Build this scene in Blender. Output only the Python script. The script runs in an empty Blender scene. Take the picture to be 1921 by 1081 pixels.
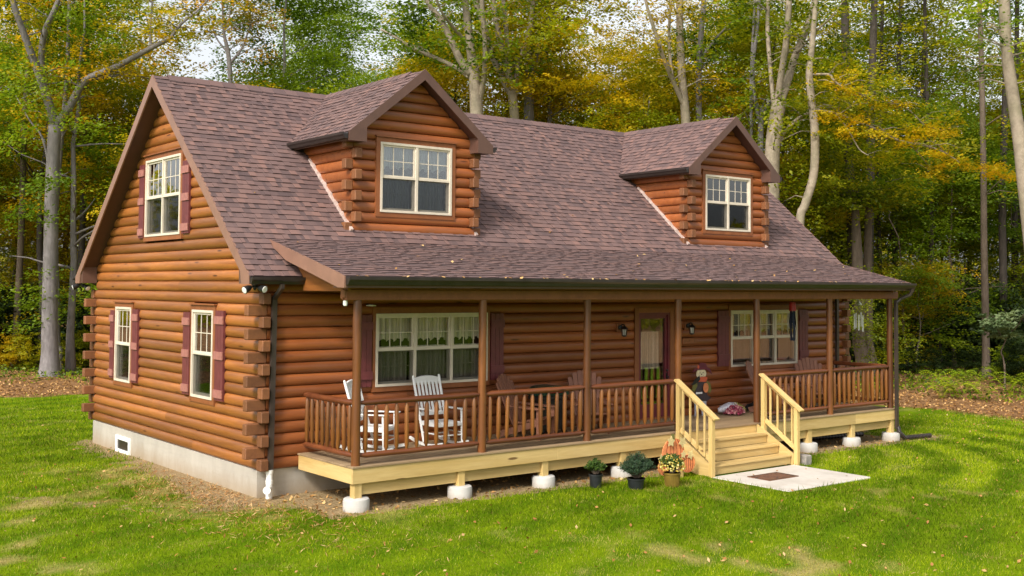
import bpy, math, random
import numpy as np
from mathutils import Vector, Matrix, noise as mnoise
random.seed(7); rng = np.random.default_rng(7)
S = bpy.context.scene; COL = S.collection
R = math.radians
UP = Vector((0, 0, 1))

# ------------------------------------------------------------------ tagging
ORG = {}
def tag(o, label=None, cat=None, group=None, kind=None):
    if label: o['label'] = label
    if cat: o['category'] = cat
    if group: o['group'] = group
    if kind: o['kind'] = kind
    return o
def thing(name, label, cat, loc=(0, 0, 0), group=None, rotz=0):
    o = bpy.data.objects.new(name, None); COL.objects.link(o)
    o.empty_display_size = .2
    o.location = loc; o.rotation_euler = (0, 0, rotz)
    ORG[o.name] = Vector((0, 0, 0)) if rotz else Vector(loc)
    return tag(o, label, cat, group)
def copy_tree(src, parent=None):
    c = src.copy(); COL.objects.link(c)
    if parent is not None:
        c.parent = parent
    for ch in src.children:
        copy_tree(ch, c)
    return c

# ------------------------------------------------------------------ mesh builder
class MB:
    def __init__(s):
        s.v = []; s.f = []; s.r = []; s.cur = None
    def q(s, pts, r=None):
        i = len(s.v); s.v.extend([tuple(p) for p in pts]); s.f.append(tuple(range(i, i + len(pts))))
        s.r.append(s.cur if r is None and s.cur is not None else (random.random() if r is None else r))
    def hexa(s, p, r=None):
        """8 corners: bottom 0-3 (ccw from above), top 4-7"""
        i = len(s.v); s.v.extend([tuple(a) for a in p])
        r = (s.cur if s.cur is not None else random.random()) if r is None else r
        for f in ((0, 3, 2, 1), (4, 5, 6, 7), (0, 1, 5, 4), (1, 2, 6, 5), (2, 3, 7, 6), (3, 0, 4, 7)):
            s.f.append(tuple(i + k for k in f)); s.r.append(r)
    def box(s, x0, y0, z0, x1, y1, z1, r=None):
        s.hexa([(x0, y0, z0), (x1, y0, z0), (x1, y1, z0), (x0, y1, z0), (x0, y0, z1), (x1, y0, z1), (x1, y1, z1), (x0, y1, z1)], r)
    def bbox(s, x0, y0, z0, x1, y1, z1, b=.006, r=None):
        """box with chamfered edges"""
        X = (x0, x1); Y = (y0, y1); Z = (z0, z1)
        r = (s.cur if s.cur is not None else random.random()) if r is None else r
        i = len(s.v); idx = {}
        for a in (0, 1):
            for bb in (0, 1):
                for c in (0, 1):
                    sx = 1 if a == 0 else -1; sy = 1 if bb == 0 else -1; sz = 1 if c == 0 else -1
                    P = (X[a], Y[bb], Z[c])
                    for ax in range(3):
                        d = [sx * b, sy * b, sz * b]; d[ax] = 0
                        idx[(a, bb, c, ax)] = len(s.v); s.v.append((P[0] + d[0], P[1] + d[1], P[2] + d[2]))
        def add(*ks):
            s.f.append(tuple(idx[k] for k in ks)); s.r.append(r)
        for ax in range(3):
            for e in (0, 1):
                c = [(0, 0), (1, 0), (1, 1), (0, 1)]
                ks = []
                for u, w in c:
                    t = [0, 0, 0]; t[ax] = e; t[(ax + 1) % 3] = u; t[(ax + 2) % 3] = w
                    ks.append((t[0], t[1], t[2], ax))
                if e == 0: ks = ks[::-1]
                add(*ks)
        for ax in range(3):            # edge chamfers along ax
            o1, o2 = (ax + 1) % 3, (ax + 2) % 3
            for u in (0, 1):
                for w in (0, 1):
                    t0 = [0, 0, 0]; t1 = [0, 0, 0]; t0[o1] = t1[o1] = u; t0[o2] = t1[o2] = w; t1[ax] = 1
                    a = (*t0, o1); b2 = (*t0, o2); c2 = (*t1, o2); d2 = (*t1, o1)
                    ks = (a, b2, c2, d2) if (u ^ w) else (a, d2, c2, b2)
                    add(*ks)
        for a in (0, 1):
            for bb in (0, 1):
                for c in (0, 1):
                    ks = [(a, bb, c, 0), (a, bb, c, 1), (a, bb, c, 2)]
                    if (a + bb + c) % 2 == 0: ks = ks[::-1]
                    add(*ks)
    def beam(s, p0, p1, w, h, up=UP, r=None):
        """bar from p0 to p1, width w (sideways) and height h (along up)"""
        p0 = Vector(p0); p1 = Vector(p1); d = (p1 - p0).normalized()
        sd = d.cross(Vector(up))
        sd = sd.normalized() if sd.length > 1e-5 else Vector((1, 0, 0))
        u = sd.cross(d).normalized(); a = sd * (w / 2); b = u * (h / 2)
        s.hexa([p0 - a - b, p0 + a - b, p1 + a - b, p1 - a - b, p0 - a + b, p0 + a + b, p1 + a + b, p1 - a + b], r)
    def tube(s, pts, rad, n=10, cap=True, r=None):
        pts = [Vector(p) for p in pts]
        if not hasattr(rad, '__len__'): rad = [rad] * len(pts)
        r = (s.cur if s.cur is not None else random.random()) if r is None else r
        rings = []; pu = None
        for k, p in enumerate(pts):
            d = (pts[min(k + 1, len(pts) - 1)] - pts[max(k - 1, 0)]).normalized()
            if pu is None:
                ref = Vector((0, 0, 1)) if abs(d.z) < .9 else Vector((1, 0, 0))
                pu = d.cross(ref).normalized()
            pu = (pu - d * pu.dot(d)).normalized(); w = d.cross(pu)
            i = len(s.v); rings.append(i)
            for j in range(n):
                a = 2 * math.pi * j / n
                s.v.append(tuple(p + (pu * math.cos(a) + w * math.sin(a)) * rad[k]))
        for k in range(len(pts) - 1):
            for j in range(n):
                j2 = (j + 1) % n
                s.f.append((rings[k] + j, rings[k] + j2, rings[k + 1] + j2, rings[k + 1] + j)); s.r.append(r)
        if cap:
            s.f.append(tuple(rings[0] + j for j in range(n))[::-1]); s.r.append(r)
            s.f.append(tuple(rings[-1] + j for j in range(n))); s.r.append(r)
    def lathe(s, c, prof, n=20, r=None):
        """prof: (radius, z) list"""
        c = Vector(c)
        s.tube([c + Vector((0, 0, z)) for _, z in prof], [max(a, 1e-4) for a, _ in prof], n, True, r)
    def prism(s, poly, off, r=None):
        """poly: list of 3D pts (planar), off: extrusion vector"""
        off = Vector(off); n = len(poly); P = [Vector(p) for p in poly]; i = len(s.v)
        r = (s.cur if s.cur is not None else random.random()) if r is None else r
        s.v.extend([tuple(p) for p in P]); s.v.extend([tuple(p + off) for p in P])
        s.f.append(tuple(i + k for k in range(n))[::-1]); s.r.append(r)
        s.f.append(tuple(i + n + k for k in range(n))); s.r.append(r)
        for k in range(n):
            k2 = (k + 1) % n
            s.f.append((i + k, i + k2, i + n + k2, i + n + k)); s.r.append(r)
    def ball(s, c, rx, ry, rz, n=12, m=8, r=None):
        c = Vector(c); i = len(s.v); r = random.random() if r is None else r
        for a in range(m + 1):
            t = math.pi * a / m
            for b in range(n):
                p = 2 * math.pi * b / n
                s.v.append((c.x + rx * math.sin(t) * math.cos(p), c.y + ry * math.sin(t) * math.sin(p), c.z - rz * math.cos(t)))
        for a in range(m):
            for b in range(n):
                b2 = (b + 1) % n
                s.f.append((i + a * n + b, i + a * n + b2, i + (a + 1) * n + b2, i + (a + 1) * n + b)); s.r.append(r)
    def build(s, name, mat, parent=None, smooth=False, label=None):
        me = bpy.data.meshes.new(name)
        off = ORG.get(parent.name, Vector()) if parent is not None else Vector()
        me.from_pydata([(a - off.x, b - off.y, c - off.z) for a, b, c in s.v], [], s.f)
        at = me.attributes.new('rnd', 'FLOAT', 'FACE'); at.data.foreach_set('value', s.r)
        me.materials.append(mat)
        import bmesh
        bm = bmesh.new(); bm.from_mesh(me)
        if not getattr(s, 'keep', False): bmesh.ops.recalc_face_normals(bm, faces=bm.faces)
        bm.to_mesh(me); bm.free()
        if smooth:
            me.shade_smooth()
            if smooth != 'all': me.set_sharp_from_angle(angle=R(38))
        o = bpy.data.objects.new(name, me); COL.objects.link(o)
        if parent is not None:
            o.parent = parent; ORG[o.name] = off
        if label: o['label'] = label
        return o

def np_mesh(name, V, F, mat, attrs=None, parent=None):
    """V (n,3), F (m,k) index array, attrs: dict name -> per-face array"""
    me = bpy.data.meshes.new(name); V = np.asarray(V, np.float32); F = np.asarray(F, np.int32)
    k = F.shape[1]; m = len(F)
    me.vertices.add(len(V)); me.vertices.foreach_set('co', V.ravel())
    me.loops.add(m * k); me.loops.foreach_set('vertex_index', F.ravel())
    me.polygons.add(m); me.polygons.foreach_set('loop_start', np.arange(0, m * k, k, dtype=np.int32))
    for a, val in (attrs or {}).items():
        at = me.attributes.new(a, 'FLOAT', 'FACE'); at.data.foreach_set('value', np.asarray(val, np.float32))
    me.update(); me.validate()
    me.materials.append(mat)
    o = bpy.data.objects.new(name, me); COL.objects.link(o)
    if parent is not None: o.parent = parent
    return o

# ------------------------------------------------------------------ materials
class NT:
    def __init__(s, name):
        s.m = bpy.data.materials.new(name); s.m.use_nodes = True; s.t = s.m.node_tree; s.n = s.t.nodes
        s.n.clear(); s.out = s.n.new('ShaderNodeOutputMaterial')
    def add(s, t, **kw):
        n = s.n.new('ShaderNode' + t)
        for k, v in kw.items():
            if k in n.inputs: s.set(n.inputs[k], v)
            else: setattr(n, k, v)
        return n
    def set(s, inp, v):
        if isinstance(v, bpy.types.NodeSocket): s.t.links.new(v, inp)
        elif isinstance(v, tuple) and len(v) == 3 and inp.type == 'RGBA': inp.default_value = (*v, 1)
        else: inp.default_value = v
    def attr(s, name='rnd'):
        return s.add('Attribute', attribute_name=name).outputs['Fac']
    def math(s, op, a, b=0., c=None, clamp=False):
        n = s.add('Math', operation=op, use_clamp=clamp); s.set(n.inputs[0], a); s.set(n.inputs[1], b)
        if c is not None: s.set(n.inputs[2], c)
        return n.outputs[0]
    def mix(s, f, a, b, blend='MIX'):
        n = s.add('Mix', data_type='RGBA', blend_type=blend); s.set(n.inputs[0], f); s.set(n.inputs[6], a); s.set(n.inputs[7], b)
        return n.outputs[2]
    def ramp(s, f, stops, interp='LINEAR'):
        n = s.add('ValToRGB'); e = n.color_ramp.elements; n.color_ramp.interpolation = interp
        while len(e) < len(stops): e.new(1)
        for k, (p, c) in enumerate(stops):
            e[k].position = p; e[k].color = (*c, 1) if hasattr(c, '__len__') else (c, c, c, 1)
        s.set(n.inputs[0], f); return n.outputs[0]
    def coord(s, scale=(1, 1, 1), rnd=0., kind='Object'):
        tc = s.add('TexCoord').outputs[kind]
        mp = s.add('Mapping'); s.set(mp.inputs['Vector'], tc); mp.inputs['Scale'].default_value = scale
        v = mp.outputs[0]
        if rnd:
            a = s.math('MULTIPLY', s.attr(), rnd)
            cb = s.add('CombineXYZ'); s.set(cb.inputs[0], a); s.set(cb.inputs[1], a); s.set(cb.inputs[2], a)
            vm = s.add('VectorMath', operation='ADD'); s.set(vm.inputs[0], v); s.set(vm.inputs[1], cb.outputs[0]); v = vm.outputs[0]
        return v
    def noise(s, v, scale=5., detail=4., rough=.6, dist=0.):
        n = s.add('TexNoise'); s.set(n.inputs['Vector'], v)
        for k, val in (('Scale', scale), ('Detail', detail), ('Roughness', rough), ('Distortion', dist)): n.inputs[k].default_value = val
        return n.outputs[0]
    def bump(s, h, strength=.3, dist=.01):
        n = s.add('Bump'); s.set(n.inputs['Height'], h); n.inputs['Strength'].default_value = strength; n.inputs['Distance'].default_value = dist
        return n.outputs[0]
    def bsdf(s, col, rough=.6, bump=None, **kw):
        n = s.add('BsdfPrincipled'); s.set(n.inputs['Base Color'], col); s.set(n.inputs['Roughness'], rough)
        if bump is not None: s.set(n.inputs['Normal'], bump)
        for k, v in kw.items(): s.set(n.inputs[k], v)
        s.t.links.new(n.outputs[0], s.out.inputs[0]); return s.m

def wood(name, c1, c2, scale, rough=.45, knots=.35, var=.35, bump=.25, weather=None):
    """stained timber: grain stretched along the low-scale axis, each board its own tone, a few knots"""
    t = NT(name); v = t.coord(scale, 37.)
    g = t.noise(v, 1.0, 6, .62, .6)
    fine = t.noise(v, 5.0, 3, .6)
    col = t.mix(t.ramp(g, [(.3, 0.), (.7, 1.)]), c1, c2)
    col = t.mix(t.math('MULTIPLY', fine, .35), col, (c1[0] * .45, c1[1] * .42, c1[2] * .4))
    tone = t.math('ADD', t.math('MULTIPLY', t.attr(), var), 1 - var * .55)
    cb = t.add('CombineXYZ'); [t.set(cb.inputs[k], tone) for k in range(3)]
    col = t.mix(1., col, cb.outputs[0], 'MULTIPLY')
    if knots:
        s2 = tuple(max(a * .55, .9) for a in scale)
        vo = t.add('TexVoronoi'); t.set(vo.inputs['Vector'], t.coord(s2, 11.)); vo.inputs['Scale'].default_value = 1.1
        k = t.ramp(vo.outputs['Distance'], [(.05, 1.), (.13, 0.)])
        col = t.mix(t.math('MULTIPLY', k, knots * 2), col, (c1[0] * .3, c1[1] * .25, c1[2] * .25))
    if weather:
        w = t.noise(t.coord((1, 1, 1)), .9, 5, .65)
        col = t.mix(t.math('MULTIPLY', t.ramp(w, [(.42, 0.), (.7, 1.)]), .55), col, weather)
    rr = t.math('ADD', t.math('MULTIPLY', fine, .25), rough - .1)
    return t.bsdf(col, rr, t.bump(t.math('ADD', g, t.math('MULTIPLY', fine, .4)), bump, .006))

def paint(name, c, rough=.5, var=.12, nscale=6., metal=0., bump=.08, dirt=None):
    t = NT(name); n = t.noise(t.coord(), nscale, 5, .65)
    d = tuple(a * (1 - var * 2) for a in c); l = tuple(min(1, a * (1 + var)) for a in c)
    col = t.mix(t.ramp(n, [(.3, 0.), (.72, 1.)]), d, l)
    if dirt:
        n2 = t.noise(t.coord((1, 1, .5)), 1.7, 6, .7)
        col = t.mix(t.math('MULTIPLY', t.ramp(n2, [(.45, 0.), (.75, 1.)]), .6), col, dirt)
    f = t.noise(t.coord(), nscale * 12, 3, .6)
    return t.bsdf(col, t.math('ADD', t.math('MULTIPLY', n, .2), rough - .1), t.bump(f, bump, .004), Metallic=metal)

M = {}
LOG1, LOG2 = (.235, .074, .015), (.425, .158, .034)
M['log_x'] = wood('log_stain_x_shade', (.240, .066, .018), (.375, .114, .030), (.7, 9, 9), .38, .6, .5, .35, (.22, .085, .035))  # same stain as log_y, redder: shade on the fronts put into the colour
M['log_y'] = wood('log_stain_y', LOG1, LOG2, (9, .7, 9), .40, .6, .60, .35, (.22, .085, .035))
M['log_end'] = wood('log_end_grain', (.16, .06, .022), (.26, .10, .035), (5, 5, 5), .6, 0, .4, .4)
M['trim'] = wood('stained_trim', (.22, .068, .020), (.31, .105, .033), (5, 5, 3), .5, .1, .2)
M['post'] = wood('peeled_post', (.095, .031, .011), (.21, .074, .018), (6, 6, .9), .35, .5, .5, .5, (.10, .035, .014))
M['baluster'] = wood('peeled_baluster', (.13, .044, .012), (.26, .100, .021), (6, 6, .9), .35, .4, .45, .4)
M['rail'] = wood('peeled_rail', (.12, .034, .013), (.20, .062, .020), (.9, 3, 6), .35, .4, .5, .5)
M['pine_x'] = wood('new_pine_x', (.54, .36, .125), (.70, .51, .225), (.7, 8, 8), .55, .8, .34, .3)
M['pine_y'] = wood('new_pine_y', (.54, .36, .125), (.70, .51, .225), (8, .7, 8), .55, .8, .34, .3)
M['pine_z'] = wood('new_pine_z', (.53, .36, .12), (.69, .50, .21), (8, 8, .7), .6, .45, .22, .2)
M['deck'] = wood('deck_board', (.27, .18, .095), (.38, .265, .15), (.7, 8, 8), .7, .25, .3, .25, (.24, .16, .09))
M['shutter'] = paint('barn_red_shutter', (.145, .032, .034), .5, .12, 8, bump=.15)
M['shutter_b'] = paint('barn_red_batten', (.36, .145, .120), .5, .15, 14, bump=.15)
M['cream'] = paint('cream_window_vinyl', (.66, .58, .47), .4, .06, 5)
M['fascia'] = paint('brown_fascia_metal', (.115, .058, .042), .42, .10, 3, bump=.05)
M['rake'] = paint('lit_rake_metal', (.25, .132, .092), .42, .10, 3, bump=.05)  # fascia brown made lighter: sun on the gable rake put into the colour
M['soffit'] = paint('dark_soffit', (.085, .034, .025), .6, .12, 3)
M['gutter'] = paint('dark_gutter', (.030, .022, .019), .32, .2, 4, bump=.05)
M['spout'] = paint('brown_downspout', (.050, .036, .030), .4, .15, 4, bump=.05)
M['flash'] = paint('flashing', (.72, .58, .52), .35, .2, 8, .3)
M['white'] = paint('white_enamel', (.80, .80, .79), .4, .04, 5)
M['pvc'] = paint('white_pvc', (.82, .82, .80), .35, .05, 3)
M['black'] = paint('black_metal', (.016, .015, .015), .38, .3, 9)
M['chair_brown'] = wood('brown_poly_slat', (.22, .085, .048), (.33, .14, .08), (4, 4, 4), .55, 0, .3, .2)
M['maroon'] = paint('maroon_door', (.150, .022, .032), .42, .14, 4, bump=.1)
M['concrete'] = paint('poured_concrete', (.46, .42, .36), .85, .12, 2.2, bump=.35, dirt=(.36, .30, .23))
def splash(name, c, d, z0, z1, rough=.88):
    t = NT(name); n = t.noise(t.coord((1, 1, .5)), 2.2, 6, .68); n2 = t.noise(t.coord((1.2, 1.2, 14)), 1.4, 4, .6); sp = t.add('SeparateXYZ'); t.set(sp.inputs[0], t.add('NewGeometry').outputs['Position'])
    g = t.math('ADD', sp.outputs[2], t.math('MULTIPLY', t.math('SUBTRACT', n, .5), .35)); mr = t.add('MapRange'); t.set(mr.inputs[0], g); mr.inputs[1].default_value = z0; mr.inputs[2].default_value = z1; mr.inputs[3].default_value = 1.; mr.inputs[4].default_value = 0.
    col = t.mix(t.ramp(n, [(.3, 0.), (.72, 1.)]), tuple(a * .78 for a in c), c); col = t.mix(t.math('MULTIPLY', t.ramp(n2, [(.5, 0.), (.7, 1.)]), .25), col, tuple(a * .65 for a in c))
    col = t.mix(t.math('MULTIPLY', mr.outputs[0], .8), col, d)
    return t.bsdf(col, rough, t.bump(t.noise(t.coord(), 40., 4, .65), .35, .005))
M['concrete'] = splash('poured_concrete', (.45, .41, .35), (.30, .22, .13), -.46, -.12)
M['pier'] = splash('precast_pier', (.54, .52, .49), (.30, .23, .15), -.52, -.32)
M['pad'] = paint('landing_concrete', (.58, .53, .47), .85, .08, 1.6, bump=.3, dirt=(.36, .30, .23))
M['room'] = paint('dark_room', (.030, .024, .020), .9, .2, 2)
M['lace'] = wood('lace_curtain', (.58, .52, .42), (.86, .81, .70), (14, 14, .7), .9, 0, .6, .5)
M['lace_w'] = wood('white_lace_curtain', (.62, .63, .62), (.88, .89, .89), (14, 14, .7), .9, 0, .6, .5)
M['screen'] = None
M['soil_stone'] = paint('grey_block', (.30, .27, .24), .9, .2, 9, bump=.6)

def glass(name, tint=(1, 1, 1), refl=1.0):
    t = NT(name)
    fr = t.add('Fresnel'); fr.inputs['IOR'].default_value = 1.5
    tr = t.add('BsdfTransparent'); t.set(tr.inputs[0], tint)
    gl = t.add('BsdfGlossy'); gl.inputs['Roughness'].default_value = .015
    w = t.bump(t.noise(t.coord((1, 1, .6)), 2.2, 2, .5), .05, .02); t.set(gl.inputs['Normal'], w)
    f = t.math('MULTIPLY', fr.outputs[0], refl, clamp=True)
    f = t.math('ADD', f, .02 * refl, clamp=True)
    mx = t.add('MixShader'); t.set(mx.inputs[0], f); t.set(mx.inputs[1], tr.outputs[0]); t.set(mx.inputs[2], gl.outputs[0])
    t.t.links.new(mx.outputs[0], t.out.inputs[0]); return t.m
M['glass'] = glass('window_glass', (.97, .96, .95), .6)
M['glass_up'] = glass('reflective_pane', (.92, .94, .95), 3.2)
M['screen'] = glass('insect_screen', (.50, .51, .52), .30)

def shingle_mat():
    t = NT('brown_shingle'); r = t.attr()
    col = t.ramp(r, [(0., (.060, .037, .038)), (.25, (.100, .059, .056)), (.5, (.145, .083, .074)), (.75, (.188, .103, .086)), (1., (.245, .126, .098))])
    n = t.noise(t.coord(), 45., 3, .7); n2 = t.noise(t.coord(), .5, 4, .6)
    col = t.mix(t.math('MULTIPLY', n, .5), col, t.mix(n, (.04, .028, .030), (.20, .13, .12)))
    col = t.mix(t.math('MULTIPLY', t.ramp(n2, [(.4, 0.), (.7, 1.)]), .3), col, (.145, .095, .092))
    return t.bsdf(col, .88, t.bump(n, .5, .006))
M['shingle'] = shingle_mat()

def leaf_mat(name, stops, trans=.38):
    t = NT(name); r = t.attr()
    oi = t.add('ObjectInfo')
    f = t.math('ADD', r, t.math('MULTIPLY', t.math('SUBTRACT', oi.outputs['Random'], .5), .22), clamp=True)
    col = t.ramp(f, stops)
    d = t.add('BsdfDiffuse'); t.set(d.inputs[0], col)
    tl = t.add('BsdfTranslucent'); t.set(tl.inputs[0], t.mix(1., col, (1.12, 1.16, .7), 'MULTIPLY'))
    mx = t.add('MixShader'); mx.inputs[0].default_value = trans
    t.set(mx.inputs[1], d.outputs[0]); t.set(mx.inputs[2], tl.outputs[0])
    gl = t.add('BsdfGlossy'); gl.inputs['Roughness'].default_value = .5
    m2 = t.add('MixShader'); m2.inputs[0].default_value = .02
    t.set(m2.inputs[1], mx.outputs[0]); t.set(m2.inputs[2], gl.outputs[0])
    t.t.links.new(m2.outputs[0], t.out.inputs[0]); return t.m
M['lf_green'] = leaf_mat('leaf_green', [(0, (.030, .060, .005)), (.4, (.105, .180, .010)), (.75, (.23, .32, .014)), (1, (.40, .44, .020))], .56)
M['lf_beech'] = leaf_mat('leaf_beech', [(0, (.040, .065, .004)), (.35, (.150, .200, .007)), (.65, (.33, .34, .009)), (.88, (.50, .42, .010)), (1, (.64, .42, .010))], .56)
M['lf_gold'] = leaf_mat('leaf_gold', [(0, (.085, .090, .005)), (.3, (.23, .215, .007)), (.6, (.50, .38, .009)), (.85, (.70, .47, .010)), (1, (.72, .36, .012))], .56)
M['lf_rust'] = leaf_mat('leaf_rust', [(0, (.060, .070, .006)), (.35, (.20, .17, .010)), (.7, (.46, .29, .012)), (1, (.60, .26, .016))], .55)
M['lf_far'] = leaf_mat('leaf_far', [(0, (.14, .16, .010)), (.5, (.38, .38, .014)), (1, (.70, .54, .02))], .5)
M['lf_dark'] = leaf_mat('leaf_dark', [(0, (.010, .020, .006)), (.5, (.024, .044, .011)), (1, (.055, .085, .016))], .25)
M['lf_boxwood'] = leaf_mat('leaf_boxwood', [(0, (.020, .050, .010)), (.5, (.050, .105, .016)), (1, (.12, .19, .025))], .25)
M['lf_pine'] = leaf_mat('leaf_pine_blue', [(0, (.016, .036, .018)), (.5, (.035, .070, .034)), (1, (.075, .125, .055))], .2)
M['lf_fern'] = leaf_mat('leaf_fern', [(0, (.14, .22, .010)), (.5, (.30, .40, .015)), (1, (.52, .52, .02))])
M['lf_rhodo'] = leaf_mat('leaf_rhododendron', [(0, (.05, .085, .035)), (.5, (.12, .18, .075)), (1, (.24, .30, .14))], .3)
M['petal'] = leaf_mat('cream_petals', [(0, (.52, .34, .04)), (.5, (.70, .58, .14)), (1, (.80, .74, .36))], .3)
M['litter'] = leaf_mat('fallen_leaf', [(0, (.15, .075, .025)), (.4, (.33, .17, .055)), (.75, (.52, .30, .11)), (1, (.66, .45, .20))], .1)
M['litter_y'] = leaf_mat('fallen_leaf_bright', [(0, (.24, .09, .03)), (.5, (.40, .20, .06)), (1, (.60, .40, .20))], .1)

def grass_mat():
    t = NT('grass_blade'); r = t.attr(); d = t.attr('dry')
    col = t.ramp(r, [(0, (.036, .085, .001)), (.5, (.130, .212, .002)), (1, (.33, .40, .006))])
    col = t.mix(d, col, t.ramp(r, [(0, (.28, .21, .05)), (1, (.54, .44, .15))]))
    df = t.add('BsdfDiffuse'); t.set(df.inputs[0], col); tl = t.add('BsdfTranslucent'); t.set(tl.inputs[0], col)
    mx = t.add('MixShader'); mx.inputs[0].default_value = .35; t.set(mx.inputs[1], df.outputs[0]); t.set(mx.inputs[2], tl.outputs[0])
    t.t.links.new(mx.outputs[0], t.out.inputs[0]); return t.m
M['grass'] = grass_mat()

def bark(name, c1, c2, sc=(5, 5, 1.1), moss=None):
    t = NT(name); v = t.coord(sc); n = t.noise(v, 2.2, 6, .65, .3); n2 = t.noise(t.coord((1, 1, .7)), 1.1, 4, .6)
    col = t.mix(t.ramp(n, [(.3, 0.), (.7, 1.)]), c1, c2)
    col = t.mix(t.math('MULTIPLY', t.ramp(n2, [(.45, 0.), (.65, 1.)]), .5), col, moss or (c1[0] * .7, c1[1] * .75, c1[2] * .6))
    return t.bsdf(col, .85, t.bump(n, .6, .03))
M['bark_grey'] = bark('bark_grey', (.13, .115, .115), (.25, .225, .225))
M['bark_beech'] = bark('bark_beech', (.21, .165, .120), (.37, .30, .225), (2, 2, 2.2), (.17, .155, .085))
M['bark_dark'] = bark('bark_dark', (.030, .023, .018), (.075, .058, .045))
M['bark_brown'] = bark('bark_brown', (.085, .060, .042), (.16, .118, .085))
# ================================================================== dimensions
L, W = 16.05, 8.53; CH = .196; OV = .3565; EV = .3487; ZE = 3.2595; SL = .85979
RH = ZE + SL * (W / 2 + EV)
def zr(y): return ZE + SL * ((y if y < W / 2 else W - y) + EV)
PY, PZ, PS = -2.231, 3.257, .2437
def zp(y): return PZ + PS * (y - PY)
XA, XB, ZD, PD = .71, 15.52, .2814, 1.90
def gz(x, y):
    """lawn height"""
    b = -.405 - .0076 * max(0, min(x, 9)) - .003 * max(0, min(x - 9, 8)) - .006 * max(0, min(y, 12))
    d = max(0, max(-3 - x, x - 18, -6 - y, y - 12))
    return b - .02 * min(d, 12) / 12 + .006 * mnoise.noise(Vector((x * .3, y * .3, 0)))
GB = -.47

house = thing('log_cabin', 'honey brown log cabin with brown shingle roof, two dormers and a long front porch', 'house', (8, 4, GB))

# ------------------------------------------------------------------ logs
def log(mb, mp, zc, t0, t1, h=CH, dep=.080, back=.06, n=9, r=None):
    """rounded log; mp(t, out, z) -> world; t0/t1 numbers or functions of z"""
    prof = [(-back, -h / 2)] + [(dep * max(0, math.cos(a)) ** .66, h / 2 * math.sin(a)) for a in [math.pi * (k / n - .5) for k in range(n + 1)]] + [(-back, h / 2)]
    r = random.random() if r is None else r
    A = [mp((t0(zc + dz) if callable(t0) else t0), o, zc + dz) for o, dz in prof]
    B = [mp((t1(zc + dz) if callable(t1) else t1), o, zc + dz) for o, dz in prof]
    i = len(mb.v); n2 = len(prof); mb.v.extend(A); mb.v.extend(B)
    for k in range(n2 - 1):
        mb.f.append((i + k, i + k + 1, i + n2 + k + 1, i + n2 + k)); mb.r.append(r)
    mb.f.append(tuple(range(i, i + n2))); mb.r.append(r)
    mb.f.append(tuple(range(i + 2 * n2 - 1, i + n2 - 1, -1))); mb.r.append(r)
def split(a, b, cuts):
    seg = [(a, b)]
    for c0, c1 in cuts:
        new = []
        for s, e in seg:
            if c1 <= s or c0 >= e: new.append((s, e)); continue
            if c0 > s: new.append((s, c0))
            if c1 < e: new.append((c1, e))
        seg = new
    return [s for s in seg if s[1] - s[0] > .03]
def butts(mb, mp, zc, a, b):
    """one course, cut at random butt joints"""
    if b - a > 6:
        c = a + (b - a) * random.uniform(.3, .7)
        log(mb, mp, zc, a, c - .0015); log(mb, mp, zc, c + .0015, b)
    else: log(mb, mp, zc, a, b)

K0 = .147
open_front = [(2.13, 4.71, 1.27, 2.67), (11.62, 14.15, 1.25, 2.65), (8.63, 9.75, .2, 2.63)]
open_left = [(1.75, 2.83, 1.0, 2.70), (6.01, 7.08, 1.0, 2.68), (3.43, 5.41, 4.03, 5.69)]
fx = lambda t, o, z: (t, -o, z); bx_ = lambda t, o, z: (t, W + o, z)
lx = lambda t, o, z: (.06 - o, t, z); rx = lambda t, o, z: (L + o, t, z)
EXT = .226
front, left, right, back = MB(), MB(), MB(), MB(); ENDS = [MB() for _ in range(4)]
for k in range(36):
    zc = K0 + CH * k; odd = k % 2 == 1
    if k <= 16:
        a, b = (.105, L + .05) if odd else (.075, L - .075)
        cuts = [(o[0], o[1]) for o in open_front if o[2] < zc < o[3]]
        for s, e in split(a, b, cuts): butts(front, fx, zc, s, e)
        butts(back, bx_, zc, a, b)
    yl = lambda z: max(0, (z + .17 - ZE) / SL - EV)
    a, b = (.075, W - .075) if odd else (-.05, W + .05)
    if k > 15 or yl(zc) > .1:
        if yl(zc) > W / 2 - .15: break
        lo = lambda z: max(.0, (z + .15 - ZE) / SL - EV); hi = lambda z: W - lo(z)
        cuts = [(o[0], o[1]) for o in open_left if o[2] < zc < o[3]]
        segs = split(lo(zc), hi(zc), cuts)
        for s, e in segs:
            log(left, lx, zc, lo if abs(s - lo(zc)) < 1e-6 else s, hi if abs(e - hi(zc)) < 1e-6 else e)
        log(right, rx, zc, lo, hi)
    else:
        cuts = [(o[0], o[1]) for o in open_left if o[2] < zc < o[3]]
        for s, e in split(a, b, cuts): butts(left, lx, zc, s, e)
        log(right, rx, zc, a, b)
    if k <= 14:
        h = CH * .47
        if odd:
            for x0, x1 in ((-EXT - .02, .10), (L + .05, L + EXT)):
                for y0, y1 in ((-.075, .072), (W - .072, W + .075)):
                    ENDS[(x0 > 5) + 2 * (y0 > 4)].bbox(x0, y0, zc - h, x1, y1, zc + h, .012)
        else:
            for x0, x1 in ((-.045, .10), (L - .072, L + .075)):
                for y0, y1 in ((-EXT, -.05), (W + .05, W + EXT)):
                    ENDS[(x0 > 5) + 2 * (y0 > 4)].bbox(x0, y0, zc - h, x1, y1, zc + h, .012)
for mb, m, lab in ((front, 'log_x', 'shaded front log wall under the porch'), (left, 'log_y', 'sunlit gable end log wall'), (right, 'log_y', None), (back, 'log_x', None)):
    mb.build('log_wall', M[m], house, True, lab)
for e_ in ENDS: e_.build('log_corner', M['log_end'], house)
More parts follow.
